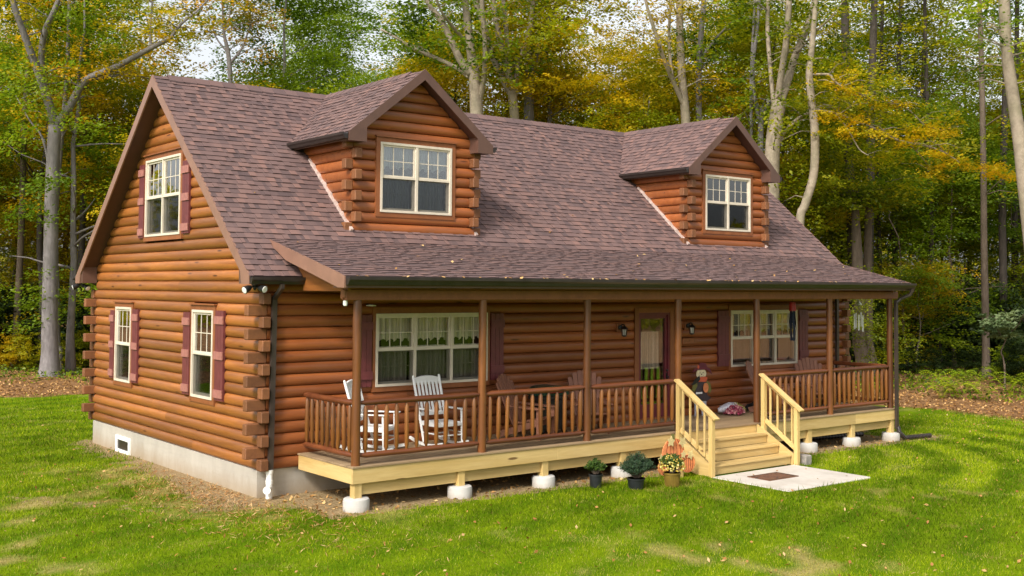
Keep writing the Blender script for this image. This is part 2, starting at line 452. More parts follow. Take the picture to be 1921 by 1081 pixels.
# inner room lining (dark rooms seen through the panes)
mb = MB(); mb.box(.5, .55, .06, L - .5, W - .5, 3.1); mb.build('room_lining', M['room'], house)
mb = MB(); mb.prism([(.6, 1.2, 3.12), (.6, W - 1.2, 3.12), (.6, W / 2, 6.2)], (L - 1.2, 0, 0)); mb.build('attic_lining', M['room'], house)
# foundation
mb = MB(); mb.box(0, 0, -.95, L, W, .045); f = mb.build('foundation', M['concrete'], house)
mb = MB()
for y0, y1, z0, z1 in ((6.05, 6.14, -.47, -.10), (6.83, 6.93, -.47, -.10), (6.14, 6.83, -.18, -.10), (6.14, 6.83, -.47, -.38)):
    mb.box(-.03, y0, z0, .002, y1, z1)
v = mb.build('basement_window', M['white'], house); mb = MB(); mb.box(-.006, 6.14, -.38, .001, 6.83, -.18); mb.build('pane', M['gutter'], v)

# ------------------------------------------------------------------ shingles
def shingles(mb, O, U, V, width, length, expo=.142, lift=.015, v_off=0):
    """courses of laminated tabs; O eave corner, U along eave, V up slope"""
    O, U, V = Vector(O), Vector(U).normalized(), Vector(V).normalized(); N = U.cross(V)
    if N.z < 0: N = -N
    n = int(math.ceil(length / expo)); k0 = len(mb.f)
    for k in range(n):
        v0 = k * expo; v1 = min(length, v0 + expo); u = 0
        tone = random.uniform(-.06, .06)
        while u < width - 1e-6:
            w = random.uniform(.06, .17); u1 = min(width, u + w)
            if width - u1 < .06: u1 = width
            tab = random.random() < .5
            r = min(1, max(0, random.gauss(.60 if tab else .34, .17) + tone))
            dl = lift + (.008 if tab else 0)
            a = O + U * u + V * (v0 - .0) + N * dl; b = O + U * u1 + V * v0 + N * dl
            c = O + U * u1 + V * v1 + N * .001; d = O + U * u + V * v1 + N * .001
            a0 = O + U * u + V * v0 + N * 0; b0 = O + U * u1 + V * v0 + N * 0
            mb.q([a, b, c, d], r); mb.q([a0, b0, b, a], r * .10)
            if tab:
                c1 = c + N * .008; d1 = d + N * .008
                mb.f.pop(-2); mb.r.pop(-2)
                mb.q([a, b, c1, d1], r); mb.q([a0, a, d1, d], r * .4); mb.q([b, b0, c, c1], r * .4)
            u = u1
    return mb
cs, sn = 1 / math.hypot(1, SL), SL / math.hypot(1, SL)
LS = (W / 2 + EV) / cs
mb = MB(); mb.keep = True
shingles(mb, (-OV, -EV, ZE), (1, 0, 0), (0, cs, sn), L + 2 * OV, LS)
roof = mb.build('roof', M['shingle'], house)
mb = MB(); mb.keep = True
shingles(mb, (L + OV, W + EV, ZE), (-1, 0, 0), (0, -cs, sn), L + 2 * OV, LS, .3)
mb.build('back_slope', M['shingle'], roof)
def slab(mb, x0, x1, ya, za, yb, zb, th):
    """sheet under a slope, th measured vertically, 4 mm under the shingles"""
    e = .004
    mb.hexa([(x0, ya, za - th), (x1, ya, za - th), (x1, yb, zb - th), (x0, yb, zb - th), (x0, ya, za - e), (x1, ya, za - e), (x1, yb, zb - e), (x0, yb, zb - e)])
mb = MB()
slab(mb, -OV + .03, L + OV - .03, -EV + .03, zr(-EV + .03), W / 2, RH, .15); mb.build('soffit', M['soffit'], roof); mb = MB()
slab(mb, -OV + .03, L + OV - .03, W + EV - .03, zr(-EV + .03), W / 2, RH, .15)
mb.build('soffit', M['soffit'], roof)
mb = MB()                                                    # rake boards on both gables, returns at the eaves
for x0, x1 in ((-OV - .004, -OV + .026), (L + OV - .026, L + OV + .004)):
    for sgn in (0, 1):
        Yc = lambda y: y if not sgn else W - y
        mb.prism([(x0, Yc(-EV), ZE - .125), (x0, Yc(-EV), ZE + .012), (x0, W / 2, RH + .012), (x0, W / 2, RH - .22), (x0, Yc(.0), zr(0) - .22), (x0, Yc(-.05), ZE - .125)], (x1 - x0, 0, 0))
    mb.build('rake_board', M['rake'], roof); mb = MB()
mb = MB()
for x0, x1 in ((-OV + .022, -.02), (L + .02, L + OV - .022)):
    for sgn in (0, 1):
        Yc = lambda y: y if not sgn else W - y
        mb.prism([(x0, Yc(-EV + .002), ZE - .12), (x0, Yc(-EV + .002), ZE - .02), (x0, Yc(.1), zr(.1) - .14), (x0, Yc(.1), ZE - .12)], (x1 - x0, 0, 0)); mb.build('eave_return', M['fascia'], roof); mb = MB()
mb.box(-OV + .03, -EV + .004, ZE - .12, L + OV - .03, -EV + .03, ZE - .01); mb.build('fascia', M['fascia'], roof); mb = MB(); mb.box(-OV + .03, W + EV - .03, ZE - .12, L + OV - .03, W + EV - .004, ZE - .01)
mb.build('fascia', M['fascia'], roof)
mb = MB(); x = -OV + .30
while x < L + OV - .05:                                      # ridge cap pieces
    x1 = min(x + .30, L + OV); r = random.uniform(.15, .6)
    for s in (-1, 1):
        P = [(x, W / 2, RH + .05), (x1, W / 2, RH + .042), (x1, W / 2 + s * .15, RH - .15 * SL + .042), (x, W / 2 + s * .15, RH - .15 * SL + .05)]
        mb.q(P, r); mb.q([P[3], P[2], (P[2][0], P[2][1], P[2][2] - .03), (P[3][0], P[3][1], P[3][2] - .03)], .05)
    mb.q([(x, W / 2, RH + .05), (x, W / 2 - .15, RH - .15 * SL + .05), (x, W / 2 - .15, RH - .15 * SL + .02), (x, W / 2, RH + .01)], .05)
    x += .28
mb.build('ridge_cap', M['shingle'], roof)
def gutter(mb, x0, x1, y, z, s=-1, w=.115, h=.125):
    """open K-style trough with closed ends; s: side it projects to"""
    P = lambda x: [(x, y, z), (x, y, z - h), (x, y + s * w * .62, z - h), (x, y + s * w * .78, z - h * .62), (x, y + s * w, z - h * .40), (x, y + s * w, z - .004), (x, y + s * (w - .018), z - .004), (x, y + s * (w - .018), z - .03), (x, y + s * .02, z - .03)]
    mb.prism(P(x0), (x1 - x0, 0, 0))
for a, b in ((-OV + .005, .72), (15.7, L + OV - .005)):
    mb = MB(); gutter(mb, a, b, -EV - .002, ZE - .004); mb.build('gutter', M['gutter'], roof)

# ------------------------------------------------------------------ porch roof
px0, px1 = .337, 15.655
pl = math.hypot(.392 - PY, PS * (.392 - PY)); pc, psn = 1 / math.hypot(1, PS), PS / math.hypot(1, PS)
mb = MB(); mb.keep = True
shingles(mb, (px0, PY, PZ), (1, 0, 0), (0, pc, psn), px1 - px0, pl + .03, .142)
proof = mb.build('porch_roof', M['shingle'], house)
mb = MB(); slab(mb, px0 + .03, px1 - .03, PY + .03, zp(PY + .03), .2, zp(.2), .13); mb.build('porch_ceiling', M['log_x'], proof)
mb = MB()
for x0 in (px0 - .004, px1 - .026):
    mb.prism([(x0, PY - .004, PZ - .17), (x0, PY - .004, PZ + .012), (x0, .42, zp(.42) + .012), (x0, .38, zp(.38) - .06), (x0, -.25, zp(-.25) - .205), (x0, PY + .22, zp(PY + .22) - .215), (x0, PY + .22, PZ - .17)], (.03, 0, 0))
    mb.build('rake_board', M['rake'], proof); mb = MB()
mb = MB(); mb.box(px0 + .026, PY - .002, PZ - .17, px1 - .026, PY + .026, PZ - .006); mb.build('fascia', M['fascia'], proof)
mb = MB(); mb.box(px0 + .03, PY + .03, PZ - .172, px1 - .03, PY + .40, PZ - .150)
mb.build('soffit', M['fascia'], proof)
mb = MB(); gutter(mb, px0 + .02, px1 + .06, PY - .004, PZ + .004, -1, .125, .13); mb.build('gutter', M['gutter'], proof)
mb = MB(); mb.bbox(.57, -1.87, 2.885, 15.7, -1.73, 3.06, .012); mb.build('porch_beam', M['trim'], proof)
mb = MB(); mb.prism([(.60, -1.88, 3.03), (.60, -.365, 3.03), (.60, -.365, 3.262), (.60, .17, 3.712), (.60, -1.88, zp(-1.88) - .125)], (.05, 0, 0)); mb.build('gable_infill', M['log_y'], proof); mb = MB()
mb.prism([(15.45, -1.88, 3.03), (15.45, -.365, 3.03), (15.45, -.365, 3.262), (15.45, .17, 3.712), (15.45, -1.88, zp(-1.88) - .125)], (.05, 0, 0))
mb.build('gable_infill', M['log_y'], proof)
mb = MB(); mb.bbox(.55, -1.87, 2.93, .57, -1.73, 3.05, .004); mb.box(.53, -1.83, 2.915, .549, -1.77, 2.93)
be = mb.build('beam_end', M['log_end'], proof)
mb = MB(); mb.lathe((.60, -1.80, 2.80), [(.02, .085), (.035, .08), (.035, .02), (.028, 0), (.01, -.005)], 12); mb.build('porch_sensor', M['white'], house, True)

# ------------------------------------------------------------------ windows
def mapper(A, u, n):
    A = Vector((*A, 0)); u = Vector((*u, 0)); n = Vector((*n, 0))
    return lambda a, o, z: tuple(A + u * a + n * o + Vector((0, 0, z)))
def pbox(mb, P, a0, a1, o0, o1, z0, z1, r=None):
    mb.hexa([P(a0, o0, z0), P(a1, o0, z0), P(a1, o1, z0), P(a0, o1, z0), P(a0, o0, z1), P(a1, o0, z1), P(a1, o1, z1), P(a0, o1, z1)], r)
def ring(mb, P, a0, a1, z0, z1, w, o0, o1, wb=None, wt=None):
    wb = w if wb is None else wb; wt = w if wt is None else wt
    pbox(mb, P, a0, a0 + w, o0, o1, z0, z1); pbox(mb, P, a1 - w, a1, o0, o1, z0, z1)
    pbox(mb, P, a0 + w, a1 - w, o0, o1, z0, z0 + wb); pbox(mb, P, a0 + w, a1 - w, o0, o1, z1 - wt, z1)
def curtain_sheet(mb, P, a0, a1, z0, z1, o, amp=.018, wl=.085, scallop=0):
    n = max(10, int((a1 - a0) / .018)); ph = random.uniform(0, 6)
    pts = []
    for k in range(n + 1):
        a = a0 + (a1 - a0) * k / n
        w = amp * math.sin(2 * math.pi * a / wl + ph) + amp * .6 * math.sin(2 * math.pi * a / (wl * 2.3) + ph * 2)
        zz = z0 + scallop * abs(math.sin(math.pi * a / .16))
        pts.append((a, w, zz))
    for k in range(n):
        (a, w, zz), (b, w2, z2) = pts[k], pts[k + 1]
        mb.q([P(a, o + w, zz), P(b, o + w2, z2), P(b, o + w2 * .5, z1), P(a, o + w * .5, z1)], random.random())
def window(parent, A, u, n, w, z0, z1, units, cas=.085, head=.09, lace='lace', deep=False, sub=True, base=0., full=True, label=None, sill=True):
    P0 = mapper(A, u, n); P = lambda a, o, z: P0(a, o + base, z)
    fr = MB(); pane = MB(); scr = MB(); gr = MB(); cu = MB()
    ring(fr, P, 0, w, z0, z1, .045, -.06, .115)
    uw = (w - .045 * 2 - .05 * (units - 1)) / units; zm = (z0 + z1) / 2 + .005
    for k in range(units):
        a0 = .045 + k * (uw + .05); a1 = a0 + uw; b0, b1 = z0 + .045, z1 - .045
        if k < units - 1: pbox(fr, P, a1, a1 + .05, -.06, .110, z0 + .045, z1 - .045)
        ring(fr, P, a0, a1, zm, b1, .038, .04, .085, .04); ring(fr, P, a0, a1, b0, zm, .040, .012, .056)
        pbox(fr, P, a0, a1, .058, .098, zm - .022, zm + .018)
        pbox(pane, P, a0 + .038, a1 - .038, .062, .066, zm + .04, b1 - .038)
        pbox(pane, P, a0 + .04, a1 - .04, .030, .034, b0 + .04, zm - .04)
        scr.q([P(a0 + .004, .082, b0), P(a1 - .004, .082, b0), P(a1 - .004, .082, zm - .024), P(a0 + .004, .082, zm - .024)])
        g0, g1 = a0 + .038, a1 - .038
        for (h0, h1, o) in ((zm + .04, b1 - .038, .0665), (b0 + .04, zm - .04, .022)):
            for j in (1, 2):
                a = g0 + (g1 - g0) * j / 3; pbox(gr, P, a - .0075, a + .0075, o, o + .006, h0, h1)
            pbox(gr, P, g0, g1, o + .001, o + .005, (h0 + h1) / 2 - .0075, (h0 + h1) / 2 + .0075)
        # curtains: a swag across the top half, cafe panels below
        curtain_sheet(cu, P, a0 + .01, a1 - .01, zm + .12 if units == 3 else zm + .15, b1, -.05, .022, .075, scallop=.07)
        if full:
            curtain_sheet(cu, P, a0 + .01, a1 - .01 if units > 1 or random.random() < .5 else a0 + uw * .7, b0, zm + .05, -.09, .022, .075)
    fo = fr.build('window', M['cream'], parent, label=label)
    sp = fo if sub else parent
    pane.build('pane', M['glass' if units == 3 else 'glass_up'], sp); scr.build('insect_screen', M['screen'], sp); gr.build('grille', M['cream'], sp); cu.build('curtain', M[lace], sp, 'all')
    cs_ = MB()
    pbox(cs_, P, -cas, -.002, -.06, .102, z0 - .09, z1 + head); pbox(cs_, P, w + .002, w + cas, -.06, .102, z0 - .09, z1 + head)
    pbox(cs_, P, -.002, w + .002, -.06, .100, z1 + .002, z1 + head); pbox(cs_, P, -.002, w + .002, -.06, .100, z0 - .09, z0 - .002)
    if sill: pbox(cs_, P, -cas - .02, w + cas + .02, -.05, .135, z1 + head + .002, z1 + head + .028)
    cs_.build('casing', M['trim'], sp)
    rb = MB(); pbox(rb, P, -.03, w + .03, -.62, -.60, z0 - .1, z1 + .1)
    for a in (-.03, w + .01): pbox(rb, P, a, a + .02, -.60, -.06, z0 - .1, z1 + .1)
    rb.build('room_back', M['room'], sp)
    return fo
def shutter(A, u, n, a0, a1, z0, z1, light=True, nb=3):
    P = mapper(A, u, n); mb = MB(); npl = 3; pw = (a1 - a0) / npl
    for k in range(npl): pbox(mb, P, a0 + k * pw + .003, a0 + (k + 1) * pw - .003, .075, .116, z0, z1, random.random())
    pbox(mb, P, a0 + .01, a1 - .01, .06, .10, z0 + .01, z1 - .01)
    o = mb.build('shutter', M['shutter'], house)
    hs = [z0 + .12, (z0 + z1) / 2, z1 - .17] if nb == 3 else [z0 + .20, z1 - .20]
    for z in hs:
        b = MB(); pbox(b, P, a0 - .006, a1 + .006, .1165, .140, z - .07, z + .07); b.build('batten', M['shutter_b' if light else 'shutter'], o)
LW = ((0, -1), (-1, 0)); FW = ((1, 0), (0, -1))
window(house, (.06, 2.785), *LW, .965, 1.055, 2.655, 1, lace='lace_w', label='nearer narrow window of the gable end wall')
window(house, (.06, 7.035), *LW, .960, 1.055, 2.635, 1, lace='lace_w', label='farther narrow window of the gable end wall')
window(house, (.06, 5.365), *LW, 1.875, 4.085, 5.645, 2, lace='lace_w', full=False, label='upper double window in the gable')
for y0, y1, z0, z1 in ((2.725, 3.045, 1.07, 2.60), (1.185, 1.545, 1.07, 2.66), (6.955, 7.215, 1.09, 2.55), (5.50, 5.83, 1.08, 2.60), (2.88, 3.225, 4.09, 5.48), (5.285, 5.57, 4.07, 5.58)):
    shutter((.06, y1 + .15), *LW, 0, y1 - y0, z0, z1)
window(house, (2.18, 0), *FW, 2.475, 1.32, 2.62, 3, cas=.06, label='triple window behind the white rocking chairs')
window(house, (11.666, 0), *FW, 2.43, 1.30, 2.60, 3, cas=.06, label='triple window at the far right of the porch')
for a0, a1 in ((1.76, 2.10), (4.735, 5.04), (11.22, 11.585), (14.175, 14.51)):
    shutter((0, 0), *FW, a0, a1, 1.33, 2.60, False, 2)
# ------------------------------------------------------------------ front door
P = mapper((0, 0), *FW)
mb = MB(); ring(mb, P, 8.71, 9.665, .29, 2.572, .045, -.05, .085, .02); 
ring(mb, P, 8.757, 9.618, .312, 2.525, .06, -.02, .045, .28, .08)
door = mb.build('door', M['maroon'], house)
mb = MB(); pbox(mb, P, 8.817, 9.558, .008, .016, .592, 2.445); mb.build('pane', M['glass'], door)
mb = MB(); curtain_sheet(mb, P, 8.83, 9.46, 1.35, 2.16, -.05, .008, .06); mb.build('curtain', M['lace'], door, 'all')
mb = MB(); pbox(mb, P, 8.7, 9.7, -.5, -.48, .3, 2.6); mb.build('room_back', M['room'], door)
mb = MB(); mb.ball((9.60, -.10, 1.17), .022, .03, .022); mb.lathe((9.60, -.075, 1.31), [(.025, -.02), (.025, .02)], 10)
pbox(mb, P, 9.585, 9.625, .046, .058, 1.08, 1.25); mb.tube([(9.60, -.06, 1.17), (9.60, -.10, 1.17), (9.60, -.11, 1.10)], .010, 8)
mb.build('handle', M['black'], door, True)
mb = MB(); pbox(mb, P, 8.59, 8.708, -.06, .102, .29, 2.68); pbox(mb, P, 9.667, 9.79, -.06, .102, .29, 2.68); pbox(mb, P, 8.708, 9.667, -.06, .100, 2.574, 2.68)
mb.build('casing', M['trim'], door)
mb = MB(); pbox(mb, P, 8.60, 9.78, .0, .16, .285, .312); mb.build('threshold', M['trim'], door)

# ------------------------------------------------------------------ dormers
def dormer(xc, label):
    yd = .735; hw = 1.33; zb = 4.10; rz = 7.235; sl = .82; ew = 1.62; ez = rz - ew * sl; yf = .38
    lg, en = MB(), (MB(), MB())
    mpf = lambda t, o, z: (t, yd - o, z); mpl = lambda t, o, z: (xc - hw - o, t, z); mpr = lambda t, o, z: (xc + hw + o, t, z)
    for k in range(17):
        zc = zb + CH * (k + .45)
        even = k % 2 == 0
        lim = lambda z: min(hw + .02, (rz - .15 - z) / sl)
        if lim(zc) < .12: break
        gab = zc > ez - .10
        cuts = [(xc - .83, xc + .83)] if 4.46 < zc < 5.86 else []
        if gab:
            l0 = lambda z: xc - max(.01, lim(z)); l1 = lambda z: xc + max(.01, lim(z))
            segs = split(xc - lim(zc), xc + lim(zc), cuts)
            for s, e in segs: log(lg, mpf, zc, l0 if s < xc - lim(zc) + 1e-6 else s, l1 if e > xc + lim(zc) - 1e-6 else e)
        else:
            a = hw + .05 if even else hw - .075
            for s, e in split(xc - a, xc + a, cuts): log(lg, mpf, zc, s, e)
        if zc < ez + .1:
            yb = (zc - ZE) / SL - EV + .3
            ys = yd + .075 if even else yd - .05
            if yb > ys + .05:
                log(lg, mpl, zc, ys, yb); log(lg, mpr, zc, ys, yb)
        if not gab:
            h = CH * .47
            if even: [en[s > 0].bbox(*( (xc + s * (hw + .05), yd - .075) if s > 0 else (xc - hw - .21, yd - .075)), zc - h, *((xc + hw + .21, yd + .07) if s > 0 else (xc - hw - .05, yd + .07)), zc + h, .012) for s in (-1, 1)]
            else:
                for s in (-1, 1):
                    x0, x1 = (xc + hw - .07, xc + hw + .075) if s > 0 else (xc - hw - .075, xc - hw + .07)
                    en[s > 0].bbox(x0, yd - .21, zc - h, x1, yd - .05, zc + h, .012)
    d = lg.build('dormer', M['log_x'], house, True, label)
    for e_ in en: e_.build('log_corner', M['log_end'], d)
    # roof
    mb = MB(); mb.keep = True; ln = math.hypot(ew, ew * sl); c2, s2 = ew / ln, ew * sl / ln; ye = 4.15
    shingles(mb, (xc - ew, ye, ez), (0, -1, 0), (c2, 0, s2), ye - yf, ln, .142)
    shingles(mb, (xc + ew, yf, ez), (0, 1, 0), (-c2, 0, s2), ye - yf, ln, .142)
    mb.build('roof', M['shingle'], d)
    mb = MB()
    for s in (-1, 1):
        P = [(xc + s * (ew - .02), yf + .03, ez + .016 - .005), (xc + s * .0, yf + .03, rz - .005), (xc, yf + .03, rz - .13), (xc + s * (ew - .02), yf + .03, ez - .12)]
        mb.prism(P, (0, ye - yf - .05, 0))
    mb.build('soffit', M['soffit'], d)
    mb = MB()
    for s in (-1, 1):
        P = [(xc + s * (ew + .01), yf - .004, ez + .010), (xc, yf - .004, rz + .020), (xc, yf - .004, rz - .19), (xc + s * (ew - .36), yf - .004, ez + .36 * sl - .20 + .02), (xc + s * (ew - .36), yf - .004, ez - .155), (xc + s * (ew + .01), yf - .004, ez - .155)]
        mb.prism(P, (0, .03, 0))
        x0, x1 = (xc + ew - .36, xc + ew) if s > 0 else (xc - ew, xc - ew + .36)
        mb.prism([(xc + s * (ew - .005), yf + .027, ez - .150), (xc + s * (ew - .355), yf + .027, ez - .150), (xc + s * (ew - .355), yf + .027, ez + .16), (xc + s * (ew - .005), yf + .027, ez - .02)], (0, yd - yf - .06, 0))
        mb.box(xc + s * (ew - .002) - .012, yf + .05, ez - .14, xc + s * (ew - .002) + .012, 2.7, ez - .008)
        mb.build('fascia', M['fascia'], d); mb = MB()
    mb = MB()
    for s in (-1, 1):
        w, h, z = .11, .115, ez - .004; x = xc + s * (ew + .014)
        P = [(x, yf + .02, z), (x, yf + .02, z - h), (x + s * w * .6, yf + .02, z - h), (x + s * w * .78, yf + .02, z - h * .6), (x + s * w, yf + .02, z - h * .4), (x + s * w, yf + .02, z), (x + s * (w - .016), yf + .02, z), (x + s * (w - .016), yf + .02, z - .03), (x + s * .02, yf + .02, z - .03)]
        mb.prism(P, (0, 2.62 - yf, 0)); mb.build('gutter', M['gutter'], d); mb = MB()
    mb = MB(); y = yf + .5
    while y < ye - .05:
        r = random.uniform(.15, .6)
        for s in (-1, 1):
            P = [(xc, y, rz + .047), (xc, y + .30, rz + .037), (xc + s * .15, y + .30, rz + .037 - .15 * sl), (xc + s * .15, y, rz + .047 - .15 * sl)]
            mb.q(P, r); mb.q([P[0], P[3], (P[3][0], P[3][1], P[3][2] - .03), (P[0][0], P[0][1], P[0][2] - .03)], .05)
            mb.q([P[3], P[2], (P[2][0], P[2][1], P[2][2] - .03), (P[3][0], P[3][1], P[3][2] - .03)], .05)
        y += .28
    mb.build('ridge_cap', M['shingle'], d)
    mb = MB()
    for s in (-1, 1):
        x = xc + s * (hw + .085)
        ya, yb = .62, 2.3
        mb.beam((x, ya, zr(ya) + .035), (x, yb, zr(yb) + .035), .06, .065, (0, -sn, cs)); mb.build('flashing', M['flash'], d); mb = MB()
    window(d, (xc - .81, yd), *FW, 1.62, 4.50, 5.82, 2, cas=.09, head=.09, lace='lace_w', sub=False, base=-.005, full=True, sill=True)
dormer(3.49, 'left dormer with a double window')
dormer(12.44, 'right dormer with a double window')

# ------------------------------------------------------------------ porch deck
POSTX = [.82, 3.289, 5.701, 8.126, 10.528, 13.064, 15.431]; YP = -1.80
mb = MB(); nb = 13; bw = (PD + .02) / nb
for k in range(nb):
    y0 = -PD - .02 + k * bw; x = XA - .012
    while x < XB:
        x1 = min(XB + .012, x + random.uniform(2.8, 4.6))
        if XB - x1 < .8: x1 = XB + .012
        mb.bbox(x + .002, y0 + .003, ZD - .03, x1 - .002, y0 + bw - .003, ZD + random.uniform(-.0015, .0015), .003); x = x1
deck = mb.build('porch_deck', M['deck'], house)
mb = MB(); xs = [XA, 4.9, 8.0, 10.4, 13.9, XB]
for a, b in zip(xs[:-1], xs[1:]):
    mb = MB(); mb.bbox(a + .001, -PD, ZD - .27, b - .001, -PD + .04, ZD - .032, .003); mb.build('rim_joist', M['pine_x'], deck)
mb = MB()
for x0 in (XA, XB - .04):
    mb = MB(); mb.bbox(x0, -PD + .042, ZD - .27, x0 + .04, -.08, ZD - .032, .003); mb.build('rim_joist', M['pine_y'], deck)
mb = MB(); bx0 = XA + .12
for a, b in ((bx0, 2.75), (2.9, 4.58), (4.72, 6.50), (6.64, 8.2), (10.3, 12.17), (12.31, 13.77), (13.91, 15.33)):
    mb = MB(); mb.bbox(a, -1.82, ZD - .46, b, -1.775, ZD - .275, .003); mb.build('carrier_beam', M['pine_x'], deck)
PIERX = [.83, 2.82, 4.65, 6.57, 8.45, 10.35, 12.24, 13.84, 15.41]
for x in PIERX:
    g = gz(x, -1.8)
    mb = MB(); mb.bbox(x - .07, -1.875, g + .19, x + .07, -1.735, ZD - .271, .006); mb.build('support_post', M['pine_z'], deck)
    mb = MB(); mb.lathe((x, -1.82, g), [(.205, -.12), (.21, .15), (.20, .185), (.185, .195), (.0, .197)], 24); mb.build('pier', M['pier'], deck, True)
# posts
for x in POSTX:
    mb = MB(); n = 14
    mb.tube([(x + random.uniform(-.004, .004), YP + random.uniform(-.004, .004), ZD + (2.89 - ZD) * k / n) for k in range(n + 1)], [.073 + random.uniform(-.004, .004) - .005 * k / n for k in range(n + 1)], 16)
    mb.build('porch_post', M['post'], house, True)
def railing(p0, p1, nbal, first):
    p0 = Vector((*p0, 0)); p1 = Vector((*p1, 0)); d = (p1 - p0); ln = d.length; d.normalize()
    mb = MB()
    for z, rr in ((1.265, .050), (.435, .046)):
        n = 9; pts = []; rad = []
        for k in range(n + 1):
            t = (0, .012, .06, .25, .4, .55, .7, .94, .988, 1)[k]
            pts.append(p0 + d * ln * t + Vector((0, 0, z + random.uniform(-.004, .004)))); rad.append(rr * (.45, .55, 1, 1.02, .97, 1.03, .98, 1, .55, .45)[k])
        mb.tube(pts, rad, 12)
    o = mb.build('railing', M['rail'], house, True)
    for k in range(nbal):
        q = p0 + d * (ln * (k + .62) / (nbal + .24)); b = MB(); rr = random.uniform(.034, .040)
        sx, sy = random.uniform(-.006, .006), random.uniform(-.006, .006)
        b.tube([q + Vector((sx, sy, .455)), q + Vector((sx, sy, .50)), q + Vector((sx, sy, .53)), q + Vector((0, 0, .85)), q + Vector((-sx, -sy, 1.16)), q + Vector((-sx, -sy, 1.235))], [.018, .022, rr, rr * 1.03, rr, .013], 9)
        b.build('baluster', M['baluster'], o, True)
for i, (a, b, n) in enumerate(((0, 1, 12), (1, 2, 12), (2, 3, 12), (4, 5, 12), (5, 6, 12))):
    railing((POSTX[a] + .05, YP), (POSTX[b] - .05, YP), n, i)
railing((POSTX[0] - .02, -.09), (POSTX[0] - .02, YP + .05), 9, 9); railing((POSTX[6], -.09), (POSTX[6], YP + .05), 9, 9)

# ------------------------------------------------------------------ stairs
SX0, SX1 = 7.93, 10.40; ZPAD = -.45
st = MB(); rise = (ZD - ZPAD) / 4; tr = [(ZPAD + rise * (k + 1), -2.84 + .305 * k) for k in range(3)]
for z, y in tr:
    st.bbox(SX0 + .05, y, z - .034, SX1 - .05, y + .152, z, .004); st.bbox(SX0 + .05, y + .156, z - .034, SX1 - .05, y + .31, z, .004)
stair = st.build('stair', M['pine_x'], house, label='pale new pine stair')
mb = MB()
for k, (z, y) in enumerate(tr): mb.bbox(SX0 + .055, y + .025, z - rise + .002, SX1 - .055, y + .06, z - .036, .003)
mb.build('riser', M['pine_x'], stair)
mb = MB()
for x in (SX0 - .01, SX1 - .03):
    mb.prism([(x, -2.86, ZPAD - .02), (x, -2.86, ZPAD + rise + .02), (x, -1.93, ZD - .02), (x, -1.93, ZPAD + .12), (x, -2.5, ZPAD - .02)], (.04, 0, 0)); mb.build('stringer', M['pine_y'], stair); mb = MB()
for x in (SX0 - .045, SX1 + .045):
    sg = -1 if x < 9 else 1
    for y, z0, z1 in ((-2.055, ZPAD + (.30 if sg < 0 else .38), 1.24), (-2.90, ZPAD - .03, .68)):
        mb = MB(); mb.bbox(x - .046, y - .046, z0, x + .046, y + .046, z1, .004); mb.build('stair_post', M['pine_z'], stair)
    a = Vector((x, -1.985, 1.315)); b = Vector((x, -3.03, .633))
    sl_ = (b - a).normalized(); mb = MB(); mb.beam(a, b, .14, .036); mb.build('handrail', M['pine_y'], stair)
    mb = MB(); mb.beam((x, -2.10, 1.315 - .075 - .065 * .65), (x, -2.855, 1.315 - .075 - .065 * .65 - .757 * .653), .036, .088)
    mb.beam((x, -2.10, .36), (x, -2.855, .36 - .755 * .653), .036, .088); mb.build('rail_board', M['pine_y'], stair)
    for k in range(4):
        y = -2.20 - .185 * k; zt = 1.315 + (y + 1.985) * .653
        mb = MB(); mb.bbox(x - .018 + sg * .037, y - .018, zt - .9 if sg < 0 else zt - .94, x + .018 + sg * .037, y + .018, zt - .05, .003); mb.build('baluster', M['pine_z'], stair)

# ------------------------------------------------------------------ downspouts
mb = MB()
mb.beam((.19, -.42, ZE - .125), (.19, -.42, ZE - .20), .075, .055, (1, 0, 0)); mb.beam((.19, -.43, ZE - .18), (.19, -.14, ZE - .37), .06, .07)
mb.beam((.19, -.15, ZE - .33), (.165, -.15, .06), .085, .06, (0, 1, 0))
mb.build('downspout', M['spout'], house)
mb = MB(); mb.beam((15.66, -.14, 3.0), (15.66, -.14, .30), .085, .06, (0, 1, 0)); mb.build('downspout', M['spout'], house)
mb = MB(); mb.beam((15.62, -2.30, PZ - .12), (15.62, -2.28, PZ - .20), .09, .06, (0, 1, 0)); mb.tube([(15.62, -2.29, PZ - .17), (15.62, -2.24, PZ - .27), (15.54, -2.05, PZ - .36), (15.48, -1.97, PZ - .45)], .045, 10)
mb.beam((15.455, -1.96, PZ - .40), (15.455, -1.96, -.20), .085, .06, (0, 1, 0)); mb.build('downspout', M['spout'], house)
mb = MB(); g = gz(.1, -.2)
mb.tube([(.15, -.15, .06), (.15, -.15, g - .05)], .055, 16); mb.tube([(.15, -.15, -.10), (.15, -.15, -.17)], .062, 16); mb.tube([(.15, -.15, .065), (.15, -.15, .0)], .062, 16)
mb.tube([(.15, -.15, -.24), (.06, -.27, -.24)], .055, 14); mb.tube([(.075, -.25, -.24), (.03, -.31, -.24)], .064, 14)
mb.build('drain_pipe', M['pvc'], house, True)
